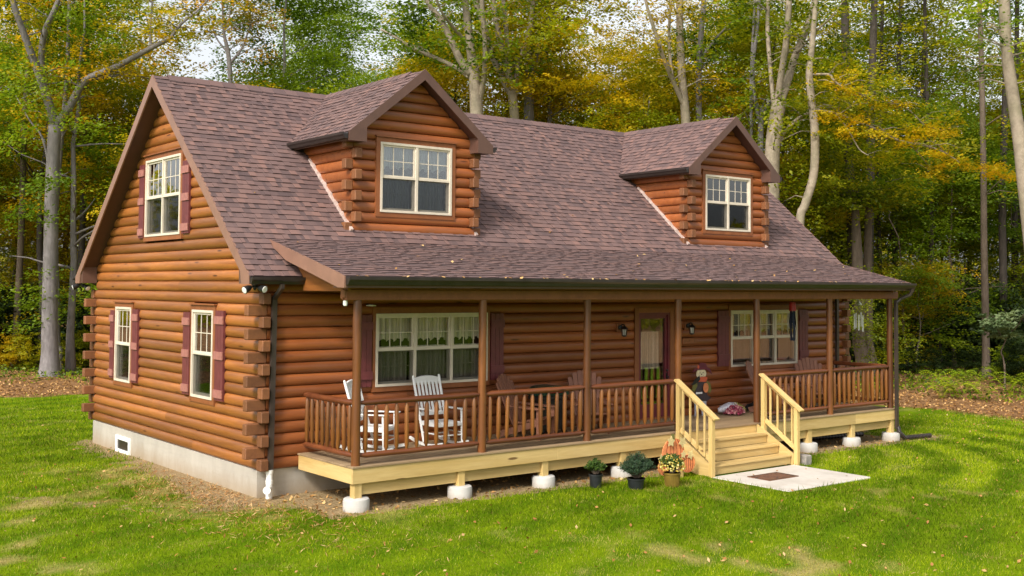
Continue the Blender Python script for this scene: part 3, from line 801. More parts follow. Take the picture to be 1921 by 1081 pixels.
# ================================================================== things on and around the porch
def rocker():
    t = thing('rocking_chair', 'white slatted rocking chair facing the yard, in front of the triple window', 'rocking chair', (3.17, -.72, ZD), 'white rocking chairs', R(2))
    s = MB()
    for k in range(7): s.bbox(-.255 + .073 * k, -.25, .415, -.255 + .073 * k + .064, .24, .435, .004)
    s.bbox(-.27, -.27, .36, .27, -.245, .415, .004); s.bbox(-.27, .215, .36, .27, .24, .415, .004)
    for x in (-.27, .25): s.bbox(x, -.244, .36, x + .02, .214, .415, .004)
    s.build('seat', M['white'], t)
    b = MB(); lean = lambda z: .22 + (z - .40) * .30
    for x in (-.20, -.12, -.04, .04, .12, .20): b.beam((x, lean(.56), .56), (x, lean(1.12), 1.12), .042, .016, (0, 1, 0))
    b.beam((-.255, lean(.55), .55), (.255, lean(.55), .55), .024, .06)
    b.prism([(-.265, lean(1.10), 1.09), (.265, lean(1.10), 1.09), (.265, lean(1.10), 1.17), (.13, lean(1.1), 1.20), (0, lean(1.1), 1.21), (-.13, lean(1.1), 1.20), (-.265, lean(1.10), 1.17)], (0, .03, .008))
    b.build('backrest', M['white'], t)
    for x in (-.285, .285):
        p = MB(); p.tube([(x * .97, lean(.07), .07), (x * .97, lean(.4), .40), (x, lean(1.18), 1.18), (x, lean(1.22), 1.225)], [.022, .024, .024, .016], 8); p.build('back_post', M['white'], t, True)
        p = MB(); p.tube([(x, -.26, .06), (x, -.25, .40), (x, -.24, .64)], [.020, .025, .020], 8); p.build('front_leg', M['white'], t, True)
        a = MB(); a.bbox(x - .045, -.34, .64, x + .045, lean(.64) + .02, .662, .006); a.build('armrest', M['white'], t)
        a = MB(); pts = []
        for k in range(13):
            y = -.44 + .98 * k / 12; pts.append((x, y, .032 + .30 * (y - .02) ** 2))
        for p0, p1 in zip(pts[:-1], pts[1:]): a.beam(p0, p1, .034, .045)
        a.build('rocker_runner', M['white'], t)
    a = MB(); a.tube([(-.28, -.25, .20), (.28, -.25, .20)], .013, 8); a.tube([(-.27, lean(.2), .20), (.27, lean(.2), .20)], .013, 8)
    for x in (-.285, .285): a.tube([(x, -.25, .24), (x, lean(.24), .24)], .013, 8)
    a.build('stretcher', M['white'], t, True)
    return t
rk = rocker()
c = copy_tree(rk); c.location = (1.86, -.66, ZD); c.rotation_euler = (0, 0, R(38)); c['label'] = 'white slatted rocking chair half hidden by the left corner post of the porch'

def adirondack():
    t = thing('adirondack_chair', 'brown slatted adirondack chair left of the dark green grill, turned towards the steps', 'adirondack chair', (5.12, -.80, ZD), 'brown adirondack chairs on the porch', R(26))
    lean = lambda z: .20 + (z - .26) * .40
    s = MB()
    for k in range(6): s.beam((-.27, -.36 + .105 * k, .385 - .022 * k), (.27, -.36 + .105 * k, .385 - .022 * k), .095, .022)
    s.build('seat', M['chair_brown'], t)
    tops = [1.02, 1.10, 1.145, 1.16, 1.145, 1.10, 1.02]
    for k in range(7):
        b = MB(); xb = -.21 + .07 * k; xt = -.30 + .10 * k; zt = tops[k]
        p0, p1 = Vector((xb, lean(.24), .24)), Vector((xt, lean(zt), zt)); w0, w1 = .030, .046
        n = Vector((0, .024, -.010))
        P = [p0 + Vector((-w0, 0, 0)), p0 + Vector((w0, 0, 0)), p1 + Vector((w1, 0, -.012)), p1 + Vector((w1 * .5, .004, .012)), p1 + Vector((-w1 * .5, .004, .012)), p1 + Vector((-w1, 0, -.012))]
        b.prism(P, n); b.build('back_slat', M['chair_brown'], t)
    f = MB(); f.beam((-.27, lean(.40) + .04, .40), (.27, lean(.40) + .04, .40), .03, .07); f.beam((-.30, lean(.78) + .04, .78), (.30, lean(.78) + .04, .78), .03, .06); f.build('back_brace', M['chair_brown'], t)
    for x in (-.30, .30):
        f = MB(); f.bbox(x - .014, -.40, 0, x + .014, -.30, .56, .004); f.build('front_leg', M['chair_brown'], t)
        f = MB(); f.beam((x * .93, -.38, .33), (x * .93, .48, .06), .026, .12); f.build('rear_leg', M['chair_brown'], t)
        f = MB(); f.prism([(x - .07, -.45, .56), (x + .07, -.45, .56), (x + .075, -.25, .56), (x + .05, .34, .60), (x - .05, .34, .60), (x - .075, -.25, .56)], (0, 0, .024)); f.build('armrest', M['chair_brown'], t)
    return t
ad = adirondack()
for loc, rz, lab in (((6.62, -.85, ZD), -30, 'brown slatted adirondack chair just left of the front door, back partly behind a post'),
                     ((12.28, -.80, ZD), 28, 'brown slatted adirondack chair right of the steps, mostly hidden behind a post'),
                     ((13.86, -.85, ZD), -30, 'brown slatted adirondack chair below the right hand window, beside the red windsock')):
    c = copy_tree(ad); c.location = loc; c.rotation_euler = (0, 0, R(rz)); c['label'] = lab

M['green'] = paint('dark_green_enamel', (.010, .045, .028), .3, .2, 6)
M['red'] = paint('red_enamel', (.50, .03, .035), .4, .15, 9)
t = thing('grill', 'dark green lidded grill with a red patch, between two brown adirondack chairs', 'grill', (5.80, -.52, ZD))
mb = MB(); mb.bbox(5.46, -.74, .93, 6.16, -.34, 1.02, .02); mb.build('grill_body', M['black'], t)
mb = MB(); pr = [(5.45, 1.024), (6.17, 1.024), (6.15, 1.12), (6.06, 1.185), (5.93, 1.205), (5.69, 1.205), (5.56, 1.185), (5.47, 1.12)]
mb.prism([(x, -.75, z) for x, z in pr], (0, .42, 0)); lid = mb.build('lid', M['green'], t)
mb = MB(); mb.bbox(5.66, -.80, 1.075, 5.98, -.752, 1.155, .012); mb.build('badge', M['red'], lid)
mb = MB(); mb.bbox(5.50, -.72, ZD + .08, 6.12, -.36, .925, .01); mb.build('cart', M['black'], t)
for x in (5.53, 6.09):
    mb = MB(); mb.tube([(x - .02, -.70, ZD + .06), (x + .02, -.70, ZD + .06)], .06, 12); mb.build('wheel', M['black'], t)

def lantern(x, lab):
    t = thing('wall_lantern', lab, 'lantern', (x, -.1, 2.25), 'black lanterns beside the front door')
    mb = MB(); mb.bbox(x - .07, -.115, 2.18, x + .07, -.06, 2.36, .01); mb.build('mount_block', M['trim'], t)
    mb = MB(); mb.lathe((x, -.13, 2.235), [(.045, 0), (.05, .03), (.05, .06), (.04, .085)], 12); mb.tube([(x, -.12, 2.28), (x, -.17, 2.33), (x, -.23, 2.34), (x, -.25, 2.31)], .014, 8); mb.build('arm', M['black'], t, True)
    mb = MB(); mb.lathe((x, -.25, 2.10), [(.02, -.02), (.055, 0), (.055, .015)], 8)
    for k in range(6):
        a = math.pi / 3 * k; mb.tube([(x + .05 * math.cos(a), -.25 + .05 * math.sin(a), 2.115), (x + .068 * math.cos(a), -.25 + .068 * math.sin(a), 2.245)], .006, 5)
    mb.lathe((x, -.25, 2.245), [(.085, 0), (.08, .012), (.04, .05), (.018, .068), (.008, .09)], 8); mb.build('lantern_cage', M['black'], t)
    mb = MB(); mb.lathe((x, -.25, 2.12), [(.030, 0), (.040, .115)], 10); mb.build('lamp_glass', M['lace_w'], t, True)
lantern(8.13, 'black wall lantern on the logs to the left of the front door')
lantern(10.20, 'black wall lantern right of the front door, above the carved board')

mb = MB(); mb.bbox(10.06, -.115, 1.87, 10.50, -.08, 2.0, .01); t = thing('name_board', 'small carved brown board on the logs below the right hand lantern', 'sign', (10.28, -.1, 1.93)); mb.build('board', M['trim'], t)
mb = MB()
for k in range(7): mb.box(10.10 + .053 * k, -.119, 1.905 + .02 * (k % 2), 10.13 + .053 * k, -.114, 1.965 - .012 * (k % 3))
mb.build('carving', M['log_end'], t)

def flood(loc, heads, lab):
    t = thing('flood_light', lab, 'flood light', loc, 'twin head flood lights under the eaves')
    x, y, z = loc; mb = MB(); mb.lathe((x, y, z - .03), [(.04, 0), (.055, .01), (.055, .03)], 14); mb.ball((x, y, z - .06), .03, .03, .04); mb.build('light_base', M['black'], t, True)
    for dx, dy, dz in heads:
        d = Vector((dx, dy, dz)).normalized(); p = Vector(loc) + Vector((dx, dy, 0)).normalized() * .12 + Vector((0, 0, -.06))
        h = MB(); h.tube([Vector(loc) + Vector((0, 0, -.03)), p], .012, 8); h.tube([p - d * .05, p, p + d * .08, p + d * .10], [.025, .05, .062, .064], 14); o = h.build('lamp_head', M['black'], t, True)
        h = MB(); h.tube([p + d * .101, p + d * .108], [.055, .050], 14); h.build('lens', M['white'], o)
flood((-.22, -.27, ZE - .13), [(-.8, -.2, -.35), (.35, -.9, -.25)], 'black twin flood light under the near eave corner, above the log ends')
flood((-.22, W + .24, ZE - .13), [(-.9, .2, -.3), (.2, -.8, -.5)], 'black twin flood light under the far left eave corner')
flood((16.14, -.2, ZE - .18), [(.6, -.5, -.4), (-.3, -.8, -.4)], 'small flood light under the far right eave corner, seen behind the porch')

mb = MB(); mb.lathe((2.02, -.20, 2.755), [(.02, 0), (.085, .005), (.09, .02), (.03, .035)], 16); t = thing('porch_light', 'small white disc light above the left triple window', 'light', (2.02, -.2, 2.76)); mb.build('disc', M['white'], t, True)
mb = MB(); mb.tube([(2.02, -.2, 2.785), (2.02, -.05, 2.79)], .015, 8); mb.build('bracket', M['gutter'], t)

M['navy'] = paint('navy_cloth', (.012, .018, .045), .8, .2, 6)
t = thing('windsock', 'red windsock with long dark blue tails hanging in front of the right hand window', 'windsock', (12.9, -.9, 2.6))
mb = MB(); mb.tube([(12.9, -.9, 2.60), (12.9, -.9, 2.70), (12.9, -.9, 2.80)], [.085, .080, .07], 16); mb.build('sleeve', M['red'], t, True)
mb = MB()
for k in range(6):
    a = k * math.pi / 3; px_, py_ = 12.9 + .07 * math.cos(a), -.9 + .07 * math.sin(a); q = []
    for j in range(7): q.append((px_ + .012 * math.sin(j + k), py_ + .012 * math.cos(j * 1.3 + k), 2.60 - .115 * j))
    for p0, p1 in zip(q[:-1], q[1:]): mb.beam(p0, p1, .045, .003, (math.cos(a), math.sin(a), 0))
mb.build('tail', M['navy'], t)
mb = MB(); mb.tube([(12.9, -.9, 2.80), (12.9, -.9, zp(-.9) - .13)], .004, 5); mb.build('cord', M['black'], t)
M['chime'] = paint('silver_tube', (.80, .80, .80), .35, .1, 6, .3)
cx_, cy_ = 15.25, -1.06
t = thing('wind_chime', 'silver tube wind chime hanging from the right end of the porch roof', 'wind chime', (cx_, cy_, 2.5))
mb = MB(); mb.lathe((cx_, cy_, 2.73), [(.075, 0), (.075, .02), (.02, .09), (.01, .12)], 14); mb.build('cap', M['chime'], t, True)
for k in range(5):
    a = 2 * math.pi * k / 5; x, y = cx_ + .10 * math.cos(a), cy_ + .10 * math.sin(a)
    mb = MB(); mb.tube([(x, y, 2.55 - .02 * k), (x, y, 2.20 - .03 * k)], .019, 8); mb.build('chime_tube', M['chime'], t, True)
mb = MB(); mb.tube([(cx_, cy_, 2.85), (cx_, cy_, zp(cy_) - .13)], .004, 5); mb.tube([(cx_, cy_, 2.74), (cx_, cy_, 2.16)], .004, 5); mb.lathe((cx_, cy_, 2.36), [(.05, 0), (.05, .015)], 12); mb.box(cx_ - .03, cy_ - .003, 2.08, cx_ + .03, cy_ + .003, 2.17)
for k in range(5):
    a = 2 * math.pi * k / 5; mb.tube([(cx_ + .06 * math.cos(a), cy_ + .06 * math.sin(a), 2.735), (cx_ + .10 * math.cos(a), cy_ + .10 * math.sin(a), 2.53 - .02 * k)], .002, 4)
mb.build('cord', M['black'], t)

# painted board figure of a scarecrow, flat plywood, standing on the porch against the wall
def flat(name, pts, y0, th, mat, parent):
    mb = MB(); mb.prism([(x, y0, z) for x, z in pts], (0, th, 0)); return mb.build(name, mat, parent)
def oval(cx, cz, rx, rz, n=18, a0=0): return [(cx + rx * math.cos(a0 + 2 * math.pi * k / n), cz + rz * math.sin(a0 + 2 * math.pi * k / n)) for k in range(n)]
C_ = lambda n, c, r=.7: paint(n, c, r, .15, 12)
M['hat'] = C_('plum_hat', (.14, .022, .035)); M['face'] = C_('cream_face', (.72, .62, .40)); M['scarf'] = C_('orange_scarf', (.62, .12, .05)); M['vest'] = C_('olive_shirt', (.16, .15, .035)); M['coat'] = C_('charcoal_patchwork', (.055, .040, .045)); M['pumpkin'] = C_('pumpkin_orange', (.74, .25, .09)); M['pumpkin_d'] = C_('pumpkin_crease', (.33, .075, .03)); M['leafcut'] = C_('cream_leaf', (.66, .52, .24)); M['pale'] = C_('pale_denim', (.45, .45, .52))
t = thing('scarecrow', 'flat painted wooden scarecrow in a plum hat by the wall right of the door', 'scarecrow', (10.44, -.3, ZD))
Y = -.30
flat('legs', [(10.25, ZD), (10.36, ZD), (10.38, .70), (10.46, .70), (10.48, ZD), (10.60, ZD), (10.62, .75), (10.24, .75)], Y, .02, M['pale'], t)
flat('coat', [(10.20, .62), (10.62, .60), (10.76, .66), (10.62, .74), (10.64, 1.06), (10.25, 1.06), (10.26, .74), (10.14, .66)], Y - .012, .012, M['coat'], t)
for pts in ([(10.28, 1.07), (10.16, 1.0), (10.12, .86), (10.20, .82), (10.30, .95)], [(10.60, 1.07), (10.72, .98), (10.76, .84), (10.70, .76), (10.62, .82)]): flat('arm', pts, Y - .022, .010, M['vest'], t)
flat('scarf', [(10.30, 1.04), (10.58, 1.03), (10.62, 1.12), (10.54, 1.15), (10.32, 1.14), (10.26, 1.08)], Y - .03, .008, M['scarf'], t)
fc = flat('head', oval(10.43, 1.21, .155, .115), Y - .022, .02, M['face'], t)
mb = MB()
for x, z, s in ((10.38, 1.235, .013), (10.48, 1.235, .013), (10.43, 1.20, .016)): mb.prism([(a, Y - .026, b) for a, b in oval(x, z, s, s, 8)], (0, .004, 0))
for k in range(7): mb.prism([(a, Y - .026, b) for a, b in oval(10.36 + .023 * k, 1.15 + .0028 * (k - 3) ** 2, .006, .006, 6)], (0, .004, 0))
mb.build('face', M['coat'], fc)
ht = flat('hat', [(10.13, 1.25), (10.28, 1.30), (10.58, 1.30), (10.76, 1.19), (10.72, 1.30), (10.60, 1.36), (10.57, 1.43), (10.46, 1.46), (10.34, 1.44), (10.30, 1.36), (10.18, 1.32)], Y - .032, .012, M['hat'], t)
flat('hat_band', oval(10.31, 1.37, .035, .04, 10), Y - .038, .005, M['scarf'], ht)
flat('crow', [(10.08, .98), (10.20, 1.10), (10.34, 1.17), (10.37, 1.10), (10.30, 1.04), (10.16, .98)], Y - .045, .01, M['black'], t)
flat('pumpkin', oval(10.55, .90, .085, .11, 14), Y - .045, .01, M['pumpkin'], t)
flat('cuff', [(10.26, .77), (10.46, .77), (10.46, .81), (10.26, .81)], Y - .020, .006, M['white'], t)

# bunches of cut flowers in clear wrap, lying on the porch
def petals(name, c, rx, ry, rz, n, s, mat, parent, top=True):
    d = rng.normal(size=(n, 3)); d /= np.linalg.norm(d, axis=1)[:, None]
    if top: d[:, 2] = np.abs(d[:, 2]) * .9 + .02
    P = np.array(c) + d * np.array([rx, ry, rz]) * rng.uniform(.75, 1.05, (n, 1))
    return leaves(name, P, d, s, s, mat, parent)
def leaves(name, P, Nrm, ln, wd, mat, parent=None, jit=.6, r=None, loc_off=True):
    n = len(P); a = rng.normal(size=(n, 3)); N = Nrm + rng.normal(size=(n, 3)) * jit
    N /= np.linalg.norm(N, axis=1)[:, None]; a -= N * (a * N).sum(1)[:, None]; a /= np.linalg.norm(a, axis=1)[:, None]; b = np.cross(N, a)
    l = ln * rng.uniform(.7, 1.25, (n, 1)); w = wd * rng.uniform(.75, 1.2, (n, 1))
    V = np.stack([P - a * l * .5, P + b * w * .5 + N * w * .08, P + a * l * .5, P - b * w * .5 + N * w * .08], 1).reshape(-1, 3)
    off = ORG.get(parent.name, Vector()) if parent is not None else Vector()
    V = V - np.array(off)
    F = np.arange(4 * n).reshape(n, 4)
    return np_mesh(name, V, F, mat, {'rnd': rng.random(n) if r is None else r}, parent)
M['pink'] = leaf_mat('pink_petals', [(0, (.18, .02, .06)), (.5, (.45, .06, .13)), (1, (.62, .30, .30))], .2)
M['yellow_fl'] = leaf_mat('yellow_petals', [(0, (.30, .22, .06)), (.5, (.55, .46, .16)), (1, (.62, .58, .35))], .2)
M['wrap'] = paint('clear_wrap', (.62, .60, .66), .25, .3, 14, bump=.6)
for nm, loc, mt, lab in (('flower_bunch', (11.12, -.55, ZD), 'pink', 'bunch of pink flowers in clear wrap on the porch above the steps'), ('flower_bunch', (11.42, -.34, ZD), 'yellow_fl', 'bunch of pale yellow flowers in wrap lying behind the pink bunch')):
    t = thing(nm, lab, 'flowers', loc); x, y, z = loc
    mb = MB(); mb.tube([(x - .22, y + .16, z + .10), (x - .05, y + .05, z + .15), (x + .08, y - .03, z + .13)], [.05, .10, .11], 12); mb.build('wrapper', M['wrap'], t, True)
    petals('blooms', (x + .06, y - .06, z + .04), .25, .21, .20, 520, .055, M[mt], t)
t = thing('bag', 'low black bag on the porch floor, half hidden behind the post right of the steps', 'bag', (12.15, -.30, ZD))
mb = MB(); mb.tube([(11.95, -.3, ZD + .06), (12.05, -.3, ZD + .085), (12.25, -.28, ZD + .10), (12.42, -.27, ZD + .06)], [.05, .085, .10, .05], 12); mb.build('bag_body', M['black'], t, True)
mb = MB(); mb.tube([(12.08, -.36, ZD + .15), (12.13, -.37, ZD + .22), (12.22, -.37, ZD + .22), (12.27, -.36, ZD + .16)], .010, 6); mb.build('handle', M['black'], t)

# ------------------------------------------------------------------ on the ground in front
mb = MB(); mb.bbox(7.86, -4.70, -.56, 10.34, -2.90, ZPAD, .012); tag(mb.build('pavement', M['pad']), kind='structure')
t = NT('coir_mat'); n = t.noise(t.coord((1, 1, 1)), 22., 3, .6); vo = t.add('TexVoronoi'); t.set(vo.inputs['Vector'], t.coord((9, 14, 9))); vo.inputs['Scale'].default_value = 1.
M['mat'] = t.bsdf(t.mix(t.ramp(vo.outputs['Distance'], [(.25, 1.), (.42, 0.)]), (.145, .062, .030), (.055, .026, .018)), .95, t.bump(t.noise(t.coord(), 160., 2, .6), .6, .005))
mb = MB(); mb.bbox(8.40, -3.86, ZPAD + .001, 9.26, -3.32, ZPAD + .016, .004); t = thing('doormat', 'brown coir doormat on the concrete landing at the foot of the steps', 'doormat', (8.83, -3.59, ZPAD)); mb.build('mat', M['mat'], t)
mb = MB()
for x0, y0, x1, y1 in ((8.44, -3.83, 9.22, -3.815), (8.44, -3.365, 9.22, -3.35), (8.44, -3.81, 8.455, -3.37), (9.205, -3.81, 9.22, -3.37)): mb.box(x0, y0, ZPAD + .0165, x1, y1, ZPAD + .019)
mb.build('border', M['black'], t)
mb = MB(); g = gz(10.85, -2.85); mb.bbox(10.62, -2.99, g - .03, 10.82, -2.60, g + .19, .015); t = thing('concrete_block', 'single grey concrete block on the grass at the right foot of the steps', 'block', (10.72, -2.8, g)); mb.build('block', M['soil_stone'], t)

def pot(x, y, r, h, mat, t, ribs=0):
    g = gz(x, y); mb = MB(); mb.lathe((x, y, g), [(r * .80, 0), (r * .84, h * .1), (r * .97, h * .86), (r * 1.06, h * .87), (r * 1.07, h), (r * .98, h), (r * .95, h * .9)], 26)
    if ribs:
        for k in range(ribs):
            a = 2 * math.pi * k / ribs; mb.tube([(x + r * .835 * math.cos(a), y + r * .835 * math.sin(a), g + .02), (x + r * .97 * math.cos(a), y + r * .97 * math.sin(a), g + h * .85)], .006, 5)
    o = mb.build('pot', mat, t, True)
    mb = MB(); mb.lathe((x, y, g + h * .85), [(r * .94, 0), (r * .94, .01)], 18); mb.build('soil', M['bark_dark'], t)
    return g + h
def tuft_plant(t, x, y, z, stems, spread, hgt, mat, leaf, n, r0=.03, needle=False, blobs=None):
    mb = MB(); P = []; N = []
    for k in range(stems):
        a = random.uniform(0, 6.28); q = math.sqrt(random.random()); tx, ty = x + spread * q * math.cos(a), y + spread * q * math.sin(a); tz = z + hgt * (1 - .55 * q * q) * random.uniform(.8, 1.05)
        p0 = Vector((x + r0 * math.cos(a), y + r0 * math.sin(a), z - .02)); p1 = Vector((tx, ty, tz)); mid = p0.lerp(p1, .5) + Vector((0, 0, .05))
        mb.tube([p0, mid, p1], [.006, .004, .002], 4)
        for j in range(n):
            f = random.uniform(.35, 1.02); c = p0.lerp(mid, f * 2) if f < .5 else mid.lerp(p1, f * 2 - 1); d = Vector((random.gauss(0, 1), random.gauss(0, 1), random.gauss(.4, .7))).normalized()
            P.append(c + d * leaf * .5); N.append(d.cross(Vector((random.random(), random.random(), random.random()))).normalized())
    mb.build('stems', M['bark_brown'], t)
    return leaves('foliage', np.array(P), np.array(N), leaf, leaf * (.14 if needle else .42), mat, t, .3)
M['pot_black'] = paint('black_nursery_pot', (.018, .020, .024), .45, .2, 6); M['pot_olive'] = paint('olive_nursery_pot', (.20, .13, .022), .45, .15, 6)
x, y = 5.36, -2.42; t = thing('potted_shrub', 'small bright green shrub in a black pot, leftmost of the three potted plants', 'potted plant', (x, y, gz(x, y)), 'potted plants on the grass before the porch')
z = pot(x, y, .12, .24, M['pot_black'], t); tuft_plant(t, x, y, z, 70, .19, .27, M['lf_boxwood'], .045, 34)
x, y = 5.86, -2.93; t = thing('potted_conifer', 'blue green bushy conifer in a black pot, middle one of the three potted plants', 'potted plant', (x, y, gz(x, y)), 'potted plants on the grass before the porch')
z = pot(x, y, .155, .19, M['pot_black'], t); tuft_plant(t, x + .03, y, z, 90, .33, .42, M['lf_pine'], .07, 64, needle=True)
x, y = 6.57, -3.13; t = thing('potted_chrysanthemum', 'cream and yellow flowering plant in an olive pot, in front of the pumpkin boards', 'potted plant', (x, y, gz(x, y)), 'potted plants on the grass before the porch')
z = pot(x, y, .148, .25, M['pot_olive'], t, 28); fo = tuft_plant(t, x, y, z, 70, .24, .36, M['lf_boxwood'], .05, 26)
petals('blooms', (x, y, z + .05), .245, .245, .30, 330, .040, M['petal'], t)

t = thing('pumpkin_board', 'flat painted board of three orange pumpkins with cream leaves, leaning by the steps', 'decoration', (7.2, -2.6, gz(7.2, -2.6)))
Y = -2.6
def pumpkin(cx, cz, rx, rz, y, nm):
    o = flat(nm, oval(cx, cz, rx, rz, 22), y, .016, M['pumpkin'], t); mb = MB()
    for f in (-.62, -.3, 0, .3, .62):
        pts = [(cx + rx * f * math.sqrt(max(0, 1 - (u * .96) ** 2)) * 1.05, y - .002, cz + rz * u) for u in (-.93, -.6, -.2, .2, .6, .93)]
        for p0, p1 in zip(pts[:-1], pts[1:]): mb.beam(p0, p1, .012, .004, (0, 1, 0))
    mb.build('crease', M['pumpkin_d'], o)
pumpkin(7.16, .0, .30, .30, Y, 'pumpkin'); pumpkin(6.95, -.21, .22, .17, Y - .03, 'pumpkin'); pumpkin(7.53, -.20, .19, .17, Y - .03, 'pumpkin')
def cutleaf(cx, cz, s, y, rot):
    pts = []
    for k in range(10):
        a = rot + 2 * math.pi * k / 10; rr = s * (1 if k % 2 == 0 else .55); pts.append((cx + rr * math.cos(a), cz + rr * math.sin(a)))
    return flat('leaf', pts, y, .008, M['leafcut'], t)
for a in ((7.05, .25, .11, .2), (7.36, .22, .115, .9), (6.80, -.06, .10, .4), (7.58, -.04, .10, 1.1), (7.38, -.02, .08, .2)): cutleaf(a[0], a[1], a[2], Y - .05, a[3])
flat('stem', [(7.13, .28), (7.19, .28), (7.17, .38), (7.10, .37)], Y - .01, .02, M['vest'], t)
flat('stake', [(7.0, -.60), (7.05, -.60), (7.05, -.1), (7.0, -.1)], Y + .018, .03, M['pine_z'], t); flat('stake', [(7.40, -.60), (7.45, -.60), (7.45, -.1), (7.40, -.1)], Y + .018, .03, M['pine_z'], t)
# corrugated drain hose at the right corner
t = thing('drain_hose', 'dark corrugated drain hose lying on the ground at the right porch corner', 'hose', (16.2, -2.0, -.5)); mb = MB()
path = [(15.478, -1.965, -.15), (15.52, -1.98, -.30), (15.72, -2.0, -.44), (15.95, -2.02, gz(16, -2) + .06), (16.2, -2.04, gz(16.2, -2) + .055), (16.45, -2.05, gz(16.4, -2) + .055), (16.70, -2.08, gz(16.6, -2) + .055)]
fine = []; 
for p0, p1 in zip(path[:-1], path[1:]):
    for k in range(9): fine.append(Vector(p0).lerp(Vector(p1), k / 9))
mb.tube(fine, [.058 if k % 2 else .048 for k in range(len(fine))], 12); mb.build('hose', M['gutter'], t)
t = thing('drain_hose', 'dark corrugated hose lying under the right end of the porch deck', 'hose', (14.6, -.9, -.5)); mb = MB()
fine = [Vector((13.6 + .05 * k, -.7 - .008 * k, gz(14, -1) + .055)) for k in range(38)]
mb.tube(fine, [.058 if k % 2 else .048 for k in range(len(fine))], 12); mb.build('hose', M['gutter'], t)
# ================================================================== camera
CAM = Vector((-8.0646, -17.1854, 3.1105)); YAW, PIT, ROL, FPX = .9006, .0439, .0064, 2075.992
Fv = Vector((math.cos(YAW) * math.cos(PIT), math.sin(YAW) * math.cos(PIT), math.sin(PIT)))
Rv = Vector((math.sin(YAW), -math.cos(YAW), 0)); Uv = Rv.cross(Fv)
R2 = Rv * math.cos(ROL) + Uv * math.sin(ROL); U2 = Uv * math.cos(ROL) - Rv * math.sin(ROL)
cam = bpy.data.cameras.new('camera'); co = bpy.data.objects.new('camera', cam); COL.objects.link(co); S.camera = co
co.matrix_world = Matrix(((R2.x, U2.x, -Fv.x, CAM.x), (R2.y, U2.y, -Fv.y, CAM.y), (R2.z, U2.z, -Fv.z, CAM.z), (0, 0, 0, 1)))
cam.sensor_width = 36; cam.lens = FPX / 1921 * 36; cam.shift_x = -17.877 / 1921; cam.shift_y = -92.8175 / 1921
cam.clip_start = .1; cam.clip_end = 2000
def at(px, py, d):
    """world point seen at pixel (1921 wide photo) at depth d: used once, to survey where the trees stand"""
    return CAM + (Fv + R2 * ((px - 978.4) / FPX) - U2 * ((py - 447.7) / FPX)) * d
def pix(p):
    v = Vector(p) - CAM; d = v.dot(Fv); return 978.4 + FPX * v.dot(R2) / d, 447.7 - FPX * v.dot(U2) / d, d

# ================================================================== ground
EDGE = np.array([(-90, 30), (-40, 24.5), (-10, 22.6), (1.2, 21.0), (3.4, 20.6), (9, 19.2), (14.5, 16.5), (20, 12), (22.2, 6.5), (22.6, 2.5), (22.3, -1.6), (23.5, -8), (29, -20), (45, -45)], float)
def edge_dist(P):
    """signed distance to the wood's edge, positive inside the wood"""
    P = np.asarray(P, float); best = np.full(len(P), 1e9); sg = np.zeros(len(P))
    for a, b in zip(EDGE[:-1], EDGE[1:]):
        d = b - a; t = np.clip(((P - a) @ d) / (d @ d), 0, 1); q = a + t[:, None] * d
        ds = np.hypot(*(P - q).T); cr = d[0] * (P[:, 1] - a[1]) - d[1] * (P[:, 0] - a[0])
        m = ds < best; best[m] = ds[m]; sg[m] = np.sign(cr[m])
    return best * sg
def vnoise(P, sc, seed=0., oct=3):
    return np.array([mnoise.fractal(Vector((x * sc + seed, y * sc - seed, seed)), 1., 2., oct) for x, y in P])
def dirt_of(P):
    x, y = P[:, 0], P[:, 1]
    dx = np.maximum(np.maximum(-x, x - L), 0); dy = np.maximum(np.maximum(-y, y - W), 0); d = np.hypot(dx, dy)
    near = np.clip(1 - d / (1.15 + 1.1 * np.clip(1 - np.hypot(x - .3, y + .3) / 3., 0, 1)), 0, 1) * np.where((y > 4.5) & (x < 0), .75, 1.)
    por = ((x > .3) & (x < 15.9) & (y > -2.05) & (y < .1)) * 1.
    hose = np.clip(1 - np.hypot((x - 16.6) / 1.5, (y + 1.9) / 1.) , 0, 1) * .9
    arc = np.clip(1 - np.abs(np.hypot(x - 1.5, y - 3.5) - 4.6) / .7, 0, 1) * ((x < .6) & (y < 3)) * .55
    return np.maximum(np.maximum(np.maximum(near, por), hose), arc)
def dry_of(P):
    x, y = P[:, 0], P[:, 1]; n = vnoise(P, .42, 3.1, 4); n2 = vnoise(P, 1.7, 8.2, 3)
    b = np.clip((n * .7 + .7 * n2 + .25 * vnoise(P, 5.5, 4.4, 2) - .12) * 1.9, 0, 1)
    fore = .50 * np.clip(1.15 - np.hypot((x - 1.0) / 5.5, (y + 7.6) / 2.6), 0, 1)
    lf = np.clip(1.2 - np.hypot((x + 4.4) / 1.6, (y - 1.5) / 4.5), 0, 1)
    return np.clip(b * (.50 + .9 * fore + .9 * lf) + .35 * lf * np.clip(.5 + n2, 0, 1) + .25 * fore * (n2 > .05) + .55 * np.clip(1 - np.hypot(np.maximum(np.abs(x + .9) - .5, 0), np.maximum(np.abs(y - 1.6) - 2.8, 0)) / 1.0, 0, 1) * np.clip(.6 + 1.2 * n2, 0, 1), 0, 1)
def axis(lo, hi, c0, c1, st):
    a = [c0 - 1.35 ** k for k in range(1, 25) if c0 - 1.35 ** k > lo][::-1]; b = [c1 + 1.35 ** k for k in range(1, 25) if c1 + 1.35 ** k < hi]
    return np.array([lo] + a + list(np.arange(c0, c1 + .01, st)) + b + [hi])
gx, gy = axis(-420, 420, -14, 40, .4), axis(-420, 420, -16, 34, .4)
GX, GY = np.meshgrid(gx, gy, indexing='ij'); GP = np.stack([GX.ravel(), GY.ravel()], 1)
ED = edge_dist(GP)
